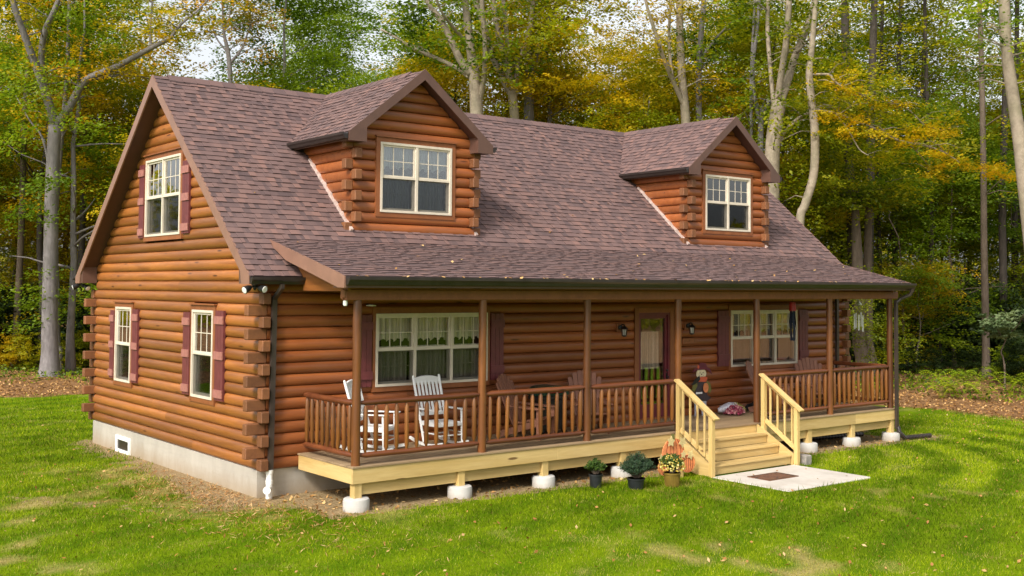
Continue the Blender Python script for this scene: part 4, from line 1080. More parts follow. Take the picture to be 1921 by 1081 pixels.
GZ = np.array([gz(x, y) if abs(x) < 60 and abs(y) < 60 else -.55 for x, y in GP]) + np.clip(ED, 0, 30) * .004
lit = np.clip(ED / 1.6 + .5 + .5 * vnoise(GP, .6, 1.3, 3), 0, 1); drt = dirt_of(GP); dry = dry_of(GP)
nx, ny = len(gx), len(gy); ii, jj = np.meshgrid(np.arange(nx - 1), np.arange(ny - 1), indexing='ij'); b0 = (ii * ny + jj).ravel()
FQ = np.stack([b0, b0 + ny, b0 + ny + 1, b0 + 1], 1)
t = NT('ground')
v = t.coord(); a_l, a_d, a_y = t.attr('litter'), t.attr('dirt'), t.attr('dry')
n1 = t.noise(v, 3.2, 6, .7); n2 = t.noise(v, 28., 4, .7); n3 = t.noise(v, .7, 4, .6)
g_ = t.ramp(t.math('ADD', t.math('MULTIPLY', n2, .6), t.math('MULTIPLY', n3, .4)), [(.3, (.038, .080, .001)), (.55, (.090, .170, .001)), (.75, (.19, .25, .003))])
wv = t.add('TexWave', wave_type='BANDS', bands_direction='Y'); mp = t.add('Mapping'); t.set(mp.inputs['Vector'], v); mp.inputs['Rotation'].default_value = (0, 0, R(-24)); t.set(wv.inputs['Vector'], mp.outputs[0]); wv.inputs['Scale'].default_value = .32; wv.inputs['Distortion'].default_value = 1.2; wv.inputs['Detail'].default_value = 2
g_ = t.mix(t.math('MULTIPLY', wv.outputs['Fac'], .30), g_, (.25, .32, .004))
dryc = t.ramp(n2, [(.3, (.23, .17, .055)), (.7, (.46, .37, .15))])
g_ = t.mix(t.ramp(t.math('MULTIPLY', a_y, t.math('ADD', n1, .45)), [(.22, 0.), (.8, .85)]), g_, dryc)
soil = t.ramp(n2, [(.25, (.10, .068, .034)), (.5, (.28, .20, .105)), (.75, (.47, .36, .20))])
g_ = t.mix(t.ramp(t.math('ADD', a_d, t.math('MULTIPLY', t.math('SUBTRACT', n1, .5), 1.3)), [(.38, 0.), (.56, 1.)]), g_, soil)
vo = t.add('TexVoronoi'); t.set(vo.inputs['Vector'], v); vo.inputs['Scale'].default_value = 9.
lc = t.ramp(vo.outputs['Color'], [(0, (.09, .048, .022)), (.5, (.21, .11, .05)), (1, (.36, .21, .10))])
g_ = t.mix(t.ramp(a_l, [(.35, 0.), (.65, 1.)]), g_, lc)
M['ground'] = t.bsdf(g_, .95, t.bump(n2, .7, .03), **{'Specular IOR Level': .05})
me = bpy.data.meshes.new('ground'); me.from_pydata(np.column_stack([GP, GZ]).tolist(), [], FQ.tolist())
for nm, val in (('litter', lit), ('dirt', drt), ('dry', dry)):
    a = me.attributes.new(nm, 'FLOAT', 'POINT'); a.data.foreach_set('value', val.astype(np.float32))
me.materials.append(M['ground']); me.shade_smooth()
go = bpy.data.objects.new('ground', me); COL.objects.link(go); tag(go, kind='structure')
def ground_z(P):
    i = np.clip(np.searchsorted(gx, P[:, 0]) - 1, 0, nx - 2); j = np.clip(np.searchsorted(gy, P[:, 1]) - 1, 0, ny - 2)
    Z = GZ.reshape(nx, ny); u = (P[:, 0] - gx[i]) / (gx[i + 1] - gx[i]); w = (P[:, 1] - gy[j]) / (gy[j + 1] - gy[j])
    return (Z[i, j] * (1 - u) + Z[i + 1, j] * u) * (1 - w) + (Z[i, j + 1] * (1 - u) + Z[i + 1, j + 1] * u) * w

# grass blades: dense near where the photographer stood, thinning with distance
NG = 520000
r_ = rng.uniform(7.5, 44, NG) ; r_ = 7.5 + (r_ - 7.5) * rng.uniform(.55, 1, NG); az = YAW + rng.uniform(-R(33), R(33), NG)
P = np.stack([CAM.x + r_ * np.cos(az), CAM.y + r_ * np.sin(az)], 1)
inside = ((P[:, 0] > -.03) & (P[:, 0] < L) & (P[:, 1] > -.03) & (P[:, 1] < W)) | ((P[:, 0] > 7.84) & (P[:, 0] < 10.36) & (P[:, 1] > -4.72) & (P[:, 1] < -2)) | ((P[:, 1] > 1) & (P[:, 0] > 3))
P = P[~inside]; r_ = r_[~inside]
dd = dirt_of(P) + .35 * vnoise(P, 2.1, 5., 2); ed = edge_dist(P); keep = (dd < .42 + .35 * rng.random(len(P))) & (ed < -.2 + .8 * rng.random(len(P)))
P = P[keep]; r_ = r_[keep]; n = len(P); gzv = ground_z(P)
dv = np.where(rng.random(n) < np.clip(dry_of(P) * 1.7 + .05, 0, .95), rng.uniform(.45, 1, n), rng.uniform(0, .14, n)); dv = np.maximum(dv, (rng.random(n) < .09) * .8)
k = np.clip(r_ / 13, .8, 2.6); h = rng.uniform(.020, .052, n) * np.clip(k, .9, 1.5) * (1 - .45 * dv) * np.where(rng.random(n) < .07, 1.7, 1.); wd = .0038 * k
ya = rng.uniform(0, 2 * np.pi, n); ln = rng.uniform(.1, .9, n) * h; la = rng.uniform(0, 2 * np.pi, n)
base = np.column_stack([P, gzv - .004]); side = np.column_stack([np.cos(ya), np.sin(ya), 0 * ya]) * wd[:, None]
tip = base + np.column_stack([np.cos(la) * ln, np.sin(la) * ln, h])
V = np.stack([base - side, base + side, tip], 1).reshape(-1, 3)
ringr = np.hypot(P[:, 0] - 9.5, P[:, 1] - .5) + .25 * vnoise(P, .25, 3.3, 1); mow = .36 * np.sign(np.sin(2 * np.pi * ringr / 1.3)) * np.abs(np.sin(2 * np.pi * ringr / 1.3)) ** .5 * np.clip((P[:, 0] - 8.5) / 3, 0, 1) * np.clip((-P[:, 1] - 1.) / 2, 0, 1)
far_ = .16 * np.sin(2 * np.pi * (P[:, 1] * .9 + P[:, 0] * .35) / 1.3) * (P[:, 1] > 8)
tone = np.clip(.47 + .50 * vnoise(P, .9, 2.2, 2) + .5 * vnoise(P, .22, 7.7, 2) + rng.normal(0, .26, n) + .35 * vnoise(P, 4.2, 6.1, 2) + mow * 1.3 + far_, 0, 1)
gr = np_mesh('lawn_grass', V, np.arange(3 * n).reshape(n, 3), M['grass'], {'rnd': tone, 'dry': dv}); tag(gr, 'short bright green mown grass with straw coloured patches', 'grass', kind='stuff')

# fallen leaves
def scatter(name, P, z, ln, wd, mat, lab, cat, jit=.35):
    o = leaves(name, np.column_stack([P, z]), np.tile([0, 0, 1.], (len(P), 1)), ln, wd, mat, None, jit); return tag(o, lab, cat, kind='stuff')
P = np.stack([rng.uniform(-14, 46, 150000), rng.uniform(-14, 46, 150000)], 1); e = edge_dist(P); P = P[(e > -.4) & (rng.random(len(P)) < np.exp(-np.clip(e, 0, 99) / 9)) & (rng.random(len(P)) < np.clip(e + .6, 0, 1))]
scatter('leaf_litter', P, ground_z(P) + .015, .10, .065, M['litter'], 'brown fallen leaves covering the floor of the wood', 'fallen leaves', .6)
P = np.stack([rng.uniform(-7, 24, 15000), rng.uniform(-12, 14, 15000)], 1); wgt = .16 + .5 * np.clip(1 - np.abs(edge_dist(P)) / 6, 0, 1) + .35 * np.clip(1 - np.hypot((P[:, 0] - 3) / 7, (P[:, 1] + 8) / 4), 0, 1)
P = P[(rng.random(len(P)) < wgt * .62) & (edge_dist(P) < 0)]; P = P[~((P[:, 0] > 0) & (P[:, 1] > -2) & (P[:, 0] < L) & (P[:, 1] < W))]
scatter('lawn_leaves', P, ground_z(P) + .035, .065, .042, M['litter_y'], 'scattered orange and tan leaves lying on the lawn', 'fallen leaves', .5)
P = np.stack([rng.uniform(.2, 15.9, 900), rng.uniform(-2.1, .0, 900)], 1); scatter('porch_debris', P, ground_z(P) + .015, .09, .05, M['litter'], 'dry leaves and straw on the bare soil under the porch', 'fallen leaves', .5)
P = np.stack([rng.normal(-.6, .7, 2600), rng.normal(.2, 2.2, 2600)], 1); P = P[(P[:, 0] < -.05) | (P[:, 1] < -.1)]
tag(leaves('straw', np.column_stack([P, ground_z(P) + .02]), np.tile([0, 0, 1.], (len(P), 1)), .13, .012, M['litter_y'], None, .35), 'dry straw strewn on the bare soil at the near corner of the foundation', 'straw', kind='stuff')
Pr = []; 
for k in range(55):
    x = random.uniform(.5, 15.5); y = random.uniform(-2.2, .3) if random.random() < .75 else random.uniform(.5, 3.5); Pr.append((x, y, (zp(y) if y < .392 else zr(y)) + .028))
for k in range(60): Pr.append((random.uniform(.5, 15.6), PY - random.uniform(.02, .1), PZ + .012))
Pr = np.array([p for p in Pr if not (p[1] > .4 and (1.9 < p[0] < 5.2 or 10.8 < p[0] < 14.1))])
tag(leaves('roof_leaves', Pr, np.tile([0, -.3, 1.], (len(Pr), 1)), .075, .045, M['litter'], None, .25), 'small tan leaves caught on the porch roof and in its gutter', 'fallen leaves', kind='stuff')

P = np.stack([rng.uniform(-14, 48, 120000), rng.uniform(-14, 48, 120000)], 1); e = edge_dist(P); gn = vnoise(P, .33, 9.9, 3); P = P[(e > 3.2) & (gn + .25 * rng.random(len(P)) + np.clip(e - 3, 0, 8) * .04 > .12) & (e < 22)]
scatter('ground_cover', P, ground_z(P) + rng.uniform(.03, .28, len(P)), .15, .08, M['lf_green'], 'low green plants covering the floor under the trees', 'ground cover', .7)

# ================================================================== foliage
def spray_leaves(C, AZ, size, nl, leaf, flat=.20, droop=-.10, rbase=None):
    """flat layered sprays: C centres (n,3), AZ outward azimuth. returns V, rnd"""
    n = len(C); t_ = rng.random((n, nl)); s_ = rng.uniform(-1, 1, (n, nl)) * (1 - .45 * t_); 
    d = np.stack([np.cos(AZ), np.sin(AZ), np.zeros(n)], 1); sd = np.stack([-d[:, 1], d[:, 0], np.zeros(n)], 1)
    tilt = droop + rng.normal(0, .22, n); roll = rng.normal(0, .25, n); sz = size * rng.uniform(.65, 1.3, n)
    D = d * np.cos(tilt)[:, None]; D[:, 2] += np.sin(tilt); Sx = sd * np.cos(roll)[:, None]; Sx[:, 2] += np.sin(roll); Nn = np.cross(D, Sx)
    P = C[:, None] + D[:, None] * ((t_ - .4) * sz[:, None])[..., None] + Sx[:, None] * (s_ * .48 * sz[:, None])[..., None] + Nn[:, None] * (rng.normal(0, .055, (n, nl)) * sz[:, None])[..., None]
    P = P.reshape(-1, 3); m = len(P); N = np.repeat(Nn, nl, 0) + rng.normal(0, flat * 1.6, (m, 3)); N /= np.linalg.norm(N, axis=1)[:, None]
    A = np.repeat(D, nl, 0) + rng.normal(0, .6, (m, 3)); A -= N * (A * N).sum(1)[:, None]; A /= np.linalg.norm(A, axis=1)[:, None]; B = np.cross(N, A)
    l = leaf * rng.uniform(.7, 1.3, (m, 1)); w = l * .62
    V = np.stack([P - A * l * .5, P + B * w * .5 - A * l * .05, P + A * l * .5, P - B * w * .5 - A * l * .05], 1).reshape(-1, 3)
    rb = (rng.random(n) if rbase is None else rbase); r = np.clip(np.repeat(rb, nl) * .74 + rng.random(m) * .32 - .03, 0, 1)
    return V, r
def leaf_obj(name, V, r, mat, parent=None, off=None):
    if off is not None: V = V - np.array(off)
    return np_mesh(name, V, np.arange(len(V)).reshape(-1, 4), mat, {'rnd': r}, parent)
def trunk_mesh(seed, H, r0, nl, z0, rad):
    rs = random.Random(seed); mb = MB(); n = 10; x = y = 0.; pts = []; rad_ = []
    for k in range(n + 1):
        f = k / n; pts.append((x, y, H * .9 * f)); rad_.append(r0 * (1.35 if k == 0 else 1.) * (1 - .82 * f)); x += rs.gauss(0, .10); y += rs.gauss(0, .10)
    mb.tube(pts, rad_, 9, True); tips = []
    for k in range(nl):
        f = rs.uniform(z0 / H + .05, .92); i = min(n - 1, int(f * n / .9 * .9)); p = Vector(pts[i]).lerp(Vector(pts[min(n, i + 1)]), rs.random()); a = rs.uniform(0, 6.28); ln = rad * rs.uniform(.5, 1.) * (1.15 - .5 * f); up = rs.uniform(.15, .7)
        q = [p]; d = Vector((math.cos(a), math.sin(a), up)).normalized()
        for j in range(4):
            d = (d + Vector((rs.gauss(0, .16), rs.gauss(0, .16), rs.gauss(.02, .12)))).normalized(); q.append(q[-1] + d * ln / 4)
        rr = r0 * (1 - .85 * f) * .5; mb.tube(q, [rr, rr * .8, rr * .6, rr * .4, rr * .15], 6); tips += q[2:]
    return mb, tips
def crown(seed, H, z0, rad, nsp, nl, leaf, size):
    g = np.random.default_rng(seed); nc = 26
    cl = []
    while len(cl) < nc:
        f = g.random(); z = z0 + (H - z0) * f; prof = math.sin(math.pi * (.12 + .80 * f)) ** .6; a = g.uniform(0, 6.28); q = math.sqrt(g.uniform(.10, 1.)) * rad * prof
        cl.append((q * math.cos(a), q * math.sin(a), z))
    cl = np.array(cl); idx = g.integers(0, nc, nsp); C = cl[idx] + g.normal(0, 1, (nsp, 3)) * np.array([.75, .75, .50]) * rad / 3.6
    AZ = np.arctan2(C[:, 1], C[:, 0]) + g.normal(0, .7, nsp); rb = np.clip(.25 + .5 * g.random(nc)[idx] + .25 * g.random(nsp), 0, 1)
    return spray_leaves(C, AZ, size, nl, leaf, rbase=rb)
VAR = []
for i, (H, z0, rad, nsp, nl, leaf, size, r0) in enumerate(((17, 4.0, 4.0, 290, 84, .15, 2.0, .17), (19, 6.0, 3.8, 260, 84, .155, 2.0, .19), (15, 2.5, 3.8, 300, 80, .14, 1.9, .13), (18, 3.0, 4.3, 300, 84, .15, 2.0, .18), (8, .8, 2.4, 190, 72, .12, 1.4, .055), (6, .5, 2.1, 170, 66, .11, 1.25, .045), (11, 1.6, 3.0, 270, 76, .13, 1.6, .08))):
    mb, _ = trunk_mesh(i * 7 + 3, H, r0, 12, z0, rad); V, rr = crown(40 + i, H, z0, rad, nsp, nl, leaf, size); VAR.append([mb, V, rr, None, H])
def place_tree(kind, x, y, s, rz, leafmat, barkmat, lab, cat='tree', group=None, name='forest_tree'):
    v = VAR[kind]; z = float(ground_z(np.array([[x, y]]))[0])
    t = thing(name, lab, cat, (x, y, z), group, rz); t.scale = (s, s, s)
    if v[3] is None:
        a = v[0].build('trunk', M[barkmat], t, 'all'); b = leaf_obj('crown', v[1], v[2], M[leafmat], t); v[3] = (a.data, b.data)
    else:
        a = bpy.data.objects.new('trunk', v[3][0]); b = bpy.data.objects.new('crown', v[3][1])
        for o in (a, b): COL.objects.link(o); o.parent = t
    for o, m in ((a, barkmat), (b, leafmat)): o.material_slots[0].link = 'OBJECT'; o.material_slots[0].material = M[m]
    return t

# ------------------------------------------------------------------ the big trees one can tell apart
def hero(name, lab, cat, barkmat, leafmat, depth, stems, foot, nsp=150, size=1.5, leaf=.15, zmin=7.5, spread=1.6, out=4.0, group=None, extra=None):
    """stems: list of (pixels, widths px); the first one stands on the ground at pixel x = foot"""
    b = at(foot[0], foot[1], depth); g = float(ground_z(np.array([[b.x, b.y]]))[0]); base = Vector((b.x, b.y, g))
    t = thing(name, lab, cat, tuple(base), group); mb = MB(); nodes = []
    for si, (px, wd) in enumerate(stems):
        dd = 0; pts = []; rad = []
        dz = random.uniform(-1.4, 1.4) if si else 0
        for k, ((x, y), w) in enumerate(zip(px, wd)):
            pts.append(at(x, y, depth + dz * k / max(1, len(px) - 1))); rad.append(w / 2 * depth / FPX)
        if si == 0: pts = [base + Vector((0, 0, -.15)), base + Vector((0, 0, .25)), base + Vector((0, 0, .9))] + pts; rad = [rad[0] * 1.75, rad[0] * 1.3, rad[0] * 1.08] + rad
        if px[-1][1] < 25:                                  # carry on above the frame
            d = (pts[-1] - pts[-2]).normalized(); d = (d + Vector((0, 0, .5))).normalized(); pts += [pts[-1] + d * 2, pts[-1] + d * out]; rad += [rad[-1] * .75, rad[-1] * .3]
        # smooth
        fp, fr = [], []
        for k in range(len(pts) - 1):
            p0, p1, p2, p3 = pts[max(0, k - 1)], pts[k], pts[k + 1], pts[min(len(pts) - 1, k + 2)]; ns = 4
            for j in range(ns):
                u = j / ns; fp.append(.5 * ((2 * p1) + (p2 - p0) * u + (2 * p0 - 5 * p1 + 4 * p2 - p3) * u * u + (3 * p1 - p0 - 3 * p2 + p3) * u ** 3)); fr.append(rad[k] * (1 - u) + rad[k + 1] * u)
        fp.append(pts[-1]); fr.append(rad[-1])
        mb.tube(fp, fr, 12 if fr[0] > .1 else 7)
        nodes += [(p, q) for p, q in zip(fp, fr) if p.z > zmin]
    # twigs with leaf sprays
    C, AZ = [], []
    if nodes:
        wts = [1 / (.05 + q) for _, q in nodes]
        for k in range(nsp):
            p, q = random.choices(nodes, wts)[0]; a = random.uniform(0, 6.28); ln = random.uniform(.5, 1.) * spread; e = p + Vector((math.cos(a) * ln, math.sin(a) * ln, random.uniform(-.1, .55) * ln))
            if k % 3 == 0: m = p.lerp(e, .5) + Vector((0, 0, .12 * ln)); mb.tube([p, m, e], [min(q * .5, .030), min(q * .4, .018), .006], 5, False)
            C.append(e); AZ.append(a)
    mb.build('trunk', M[barkmat], t, 'all')
    if C:
        V, r = spray_leaves(np.array([tuple(c) for c in C]), np.array(AZ), size, 55, leaf); leaf_obj('crown', V, r, M[leafmat], t, base)
    if extra:
        C = []; 
        for ex, ey in extra:
            for _ in range(7):
                q = at(ex + random.gauss(0, 13), ey + random.gauss(0, 5), depth + random.gauss(-.4, .7)); C.append((q.x, q.y, q.z))
        V, r = spray_leaves(np.array(C), rng.uniform(0, 6.28, len(C)), .95, 46, .125, rbase=rng.uniform(.55, 1, len(C))); leaf_obj('yellow_sprays', V, r, M['lf_gold'], t, base)
    return t
hero('grey_oak', 'tall pale grey tree with a forked crown standing in the leaves left of the cabin', 'tree', 'bark_grey', 'lf_gold', 43.5,
     [([(93, 620), (95, 480), (98, 340), (103, 235)], [30, 27, 25, 24]), ([(103, 235), (84, 170), (62, 110), (42, 55), (25, 5)], [18, 15, 14, 12, 10]), ([(90, 190), (78, 120), (84, 60), (108, 5)], [13, 12, 11, 9]),
      ([(106, 232), (128, 205), (160, 152), (215, 127), (284, 90), (318, 72), (340, 45), (385, 5)], [17, 15, 13, 11, 9, 7, 5, 3]), ([(284, 90), (281, 55), (286, 5)], [6, 5, 4]), ([(160, 152), (200, 145), (240, 140), (280, 148)], [5, 4, 3, 2]), ([(95, 330), (80, 260), (55, 225), (30, 180)], [6, 4, 3, 2])], (93, 700), 170, 1.4, .15, 9, 1.8)
hero('slender_tree', 'slender brown trunk at the far left edge of the wood', 'tree', 'bark_brown', 'lf_beech', 48, [([(32, 600), (38, 480), (42, 380), (45, 250), (52, 120), (50, 10)], [13, 12, 12, 11, 9, 7])], (28, 690), 110, 1.5, .15, 6)
hero('slender_tree', 'slender grey trunk close behind the tall pale grey tree on the left', 'tree', 'bark_grey', 'lf_gold', 46, [([(108, 640), (107, 560), (104, 430), (112, 300), (125, 150), (130, 10)], [11, 11, 10, 9, 8, 6])], (111, 695), 110, 1.5, .15, 6)
hero('slender_tree', 'dark trunk beside the left eave of the cabin', 'tree', 'bark_dark', 'lf_gold', 50, [([(150, 620), (150, 540), (155, 420), (160, 250), (165, 10)], [14, 13, 12, 10, 8])], (149, 680), 90, 1.5, .15, 6)
hero('orange_maple', 'thin tree with bare upper twigs and orange leaves above the roof ridge', 'tree', 'bark_grey', 'lf_rust', 46,
     [([(432, 250), (432, 150), (428, 100), (420, 60), (417, 5)], [9, 9, 8, 5, 3]), ([(432, 118), (455, 90), (468, 55), (490, 30)], [6, 4, 3, 2]), ([(428, 100), (405, 70), (398, 40)], [4, 3, 2]), ([(468, 55), (475, 20)], [2, 1.5]), ([(420, 60), (432, 25), (424, 6)], [3, 2, 1])], (432, 600), 95, 1.3, .14, 9.2, 1.9, 1.5)
hero('beech', 'large pale beech with several stems right behind the left dormer', 'tree', 'bark_beech', 'lf_green', 43,
     [([(895, 300), (894, 215), (891, 150), (884, 100), (873, 5)], [27, 25, 23, 17, 13]), ([(884, 140), (862, 110), (840, 62), (822, 30), (803, 5)], [16, 14, 12, 11, 9]), ([(880, 145), (858, 128), (820, 110), (782, 94), (745, 72), (715, 55)], [9, 8, 8, 7, 5, 3]), ([(872, 75), (845, 45), (825, 15)], [7, 6, 4]), ([(900, 190), (907, 150), (910, 90), (904, 5)], [11, 10, 9, 8])], (896, 600), 130, 1.6, .16, 11)
hero('beech', 'pale beech splitting into long upright stems, between the two dormers', 'tree', 'bark_beech', 'lf_beech', 44,
     [([(966, 300), (965, 220), (960, 170)], [19, 18, 17]), ([(960, 180), (940, 140), (922, 100), (905, 40), (893, 5)], [13, 13, 12, 12, 11]), ([(962, 175), (950, 120), (934, 60), (926, 5)], [13, 12, 11, 9]), ([(955, 135), (952, 80), (945, 5)], [9, 9, 8]), ([(966, 180), (972, 120), (990, 70), (1000, 5)], [10, 10, 10, 10])], (966, 600), 110, 1.6, .16, 11)
hero('beech', 'straight thick trunk just right of the two beeches behind the cabin', 'tree', 'bark_grey', 'lf_gold', 46, [([(992, 260), (993, 180), (994, 100), (998, 5)], [20, 18, 17, 15]), ([(1000, 150), (1010, 90), (1030, 40), (1045, 5)], [9, 8, 7, 6])], (992, 620), 130, 1.5, .16, 8)
hero('beech', 'pale straight trunk with side stems, right of the gap between the dormers', 'tree', 'bark_beech', 'lf_gold', 44,
     [([(1288, 300), (1286, 220), (1280, 150), (1276, 80), (1275, 5)], [19, 17, 15, 14, 13]), ([(1284, 200), (1262, 150), (1245, 110), (1232, 70), (1212, 5)], [10, 9, 8, 7, 5]), ([(1262, 150), (1255, 80), (1258, 5)], [6, 6, 5])], (1288, 620), 90, 1.5, .14, 9, extra=[(1010, 80), (1050, 62), (1095, 45), (1130, 60), (985, 160), (1025, 150), (1065, 165), (1120, 150), (1160, 110), (1180, 190), (1230, 30)])
hero('beech', 'smooth slim straight trunk beside the right dormer ridge', 'tree', 'bark_grey', 'lf_green', 45, [([(1312, 300), (1311, 215), (1312, 110), (1320, 5)], [13, 12, 11, 10]), ([(1315, 110), (1345, 70), (1385, 30)], [5, 4, 2])], (1312, 620), 90, 1.5, .15, 9)
hero('beech', 'thick pale beech with forked stems and a long side branch behind the right dormer', 'tree', 'bark_beech', 'lf_beech', 41,
     [([(1447, 400), (1448, 310), (1452, 250), (1462, 190)], [31, 28, 27, 27]), ([(1462, 195), (1478, 150), (1492, 105), (1512, 55), (1528, 5)], [18, 16, 14, 14, 12]), ([(1458, 195), (1464, 150), (1476, 70), (1480, 5)], [13, 12, 12, 11]), ([(1452, 200), (1446, 140), (1440, 60), (1441, 5)], [9, 8, 8, 7]),
      ([(1460, 275), (1470, 250), (1494, 225), (1515, 214), (1547, 212)], [8, 7, 7, 6, 4]), ([(1495, 100), (1530, 60), (1570, 20)], [5, 4, 2])], (1447, 640), 120, 1.5, .15, 8)
hero('beech', 'cluster of slim grey stems just left of the thick pale beech', 'tree', 'bark_grey', 'lf_green', 43, [([(1428, 380), (1427, 250), (1430, 200)], [12, 11, 9]), ([(1428, 245), (1412, 150), (1420, 60), (1424, 5)], [7, 7, 6, 5]), ([(1430, 215), (1446, 190)], [8, 6]), ([(1410, 260), (1409, 160), (1413, 60), (1416, 5)], [6, 6, 5, 4])], (1428, 640), 70, 1.4, .15, 8)
hero('beech', 'pale trunk leaning right, with long bare branches reaching over the yard', 'tree', 'bark_beech', 'lf_beech', 40,
     [([(1500, 430), (1510, 385), (1526, 330), (1529, 260), (1524, 200), (1518, 140), (1524, 80), (1530, 5)], [16, 16, 16, 16, 15, 13, 11, 9]), ([(1518, 140), (1555, 140), (1562, 148), (1575, 160), (1600, 170), (1640, 188), (1690, 196)], [5, 5, 4.5, 4.5, 4, 3, 2]), ([(1565, 212), (1572, 218), (1592, 245), (1612, 280), (1630, 292)], [3, 3, 3, 2.4, 1.5]), ([(1524, 205), (1565, 212), (1600, 225), (1650, 245), (1690, 265), (1730, 272), (1770, 285), (1800, 305)], [5, 4.6, 4.4, 4.4, 4.4, 4, 3, 2]), ([(1690, 196), (1715, 215), (1735, 235), (1770, 245)], [2.5, 2.4, 2, 1.2]), ([(1572, 218), (1605, 190), (1610, 182)], [2.2, 2, 1.4]), ([(1700, 266), (1725, 290), (1745, 318)], [2.4, 2, 1.4])], (1497, 640), 130, 1.2, .12, 6.2, 1.3, extra=[(1560, 150), (1600, 175), (1640, 190), (1690, 198), (1735, 240), (1770, 248), (1560, 215), (1600, 228), (1590, 250), (1650, 250), (1700, 270), (1750, 285), (1790, 300), (1830, 312), (1870, 318), (1905, 330), (1745, 320)])
hero('tall_oak', 'tall pale tan trunk at the right edge of the photo', 'tree', 'bark_beech', 'lf_green', 36, [([(1945, 560), (1930, 420), (1921, 340), (1912, 260), (1897, 160), (1888, 90), (1884, 10)], [27, 26, 25, 24, 22, 21, 20])], (1955, 700), 90, 1.5, .15, 9.5)
for foot, d, px, wd, bk, lf, lab in (
        ((1597, 690), 50, [(1600, 560), (1598, 420), (1592, 300), (1588, 200), (1585, 10)], [19, 19, 18, 17, 14], 'bark_dark', 'lf_green', 'thick dark trunk above the right end of the cabin roof'),
        ((1632, 690), 49, [(1630, 470), (1632, 340), (1634, 220), (1640, 10)], [17, 17, 16, 12], 'bark_dark', 'lf_beech', 'second thick dark trunk, right of the one above the cabin roof end'),
        ((1653, 690), 53, [(1650, 480), (1648, 400), (1652, 200), (1655, 10)], [9, 9, 8, 6], 'bark_dark', 'lf_green', 'thin dark trunk close to the two thick dark trunks'),
        ((1682, 690), 54, [(1680, 500), (1678, 390), (1682, 240), (1690, 10)], [10, 10, 9, 7], 'bark_dark', 'lf_beech', 'thin dark trunk over the right hand porch gutter'),
        ((1762, 680), 52, [(1750, 540), (1746, 400), (1742, 280), (1738, 150), (1735, 10)], [9, 9, 8, 7, 6], 'bark_dark', 'lf_beech', 'thin dark trunk standing clear in the middle of the right hand wood'),
        ((1850, 690), 46, [(1848, 560), (1846, 460), (1845, 330), (1842, 150), (1838, 10)], [13, 12, 11, 10, 8], 'bark_brown', 'lf_beech', 'straight brown trunk rising behind the pale rhododendron on the right'),
        ((1883, 690), 52, [(1882, 520), (1880, 380), (1884, 250), (1890, 10)], [14, 13, 12, 10], 'bark_dark', 'lf_green', 'dark trunk right of the straight brown trunk'),
        ((1618, 690), 44, [(1611, 640), (1611, 570), (1608, 480), (1604, 380)], [24, 23, 20, 12], 'bark_brown', 'lf_beech', 'thick grey trunk seen past the wind chime at the end of the porch'),
        ((1634, 690), 45, [(1628, 640), (1628, 570), (1628, 480), (1630, 380)], [19, 18, 16, 10], 'bark_brown', 'lf_green', 'brown trunk touching the grey one seen past the wind chime'),
        ((1905, 690), 55, [(1902, 520), (1905, 380), (1906, 200), (1908, 10)], [10, 10, 9, 8], 'bark_dark', 'lf_green', 'dark trunk at the right edge of the wood')):
    hero('woodland_tree', lab, 'tree', bk, lf, d, [(px, wd)], foot, 75, 1.6, .16, 6.5, 2.2, group='dark trunks in the right hand wood')

# ------------------------------------------------------------------ the wood itself
spots = []; tries = 0; rs = random.Random(11)
FIX = [(520, 50, 'lf_green', 1, 1.), (580, 54, 'lf_green', 0, 1.), (635, 48, 'lf_green', 3, .95), (700, 56, 'lf_green', 0, 1.), (755, 50, 'lf_green', 1, .92), (830, 55, 'lf_green', 3, 1.), (-70, 50, 'lf_beech', 0, 1.), (-10, 56, 'lf_gold', 3, 1.), (55, 60, 'lf_beech', 0, 1.1), (105, 53, 'lf_gold', 3, .95), (185, 51, 'lf_beech', 0, .98), (235, 57, 'lf_gold', 3, 1.), (290, 52, 'lf_beech', 2, 1.), (345, 60, 'lf_gold', 2, 1.), (20, 68, 'lf_green', 3, 1.15), (150, 66, 'lf_beech', 3, 1.1), (270, 68, 'lf_beech', 3, 1.1)]
def zone(px):
    return ('left of the cabin' if px < 175 else 'behind the gable end' if px < 420 else 'behind the left dormer' if px < 780 else 'between the two dormers' if px < 1180 else 'behind the right dormer' if px < 1480 else 'right of the cabin')
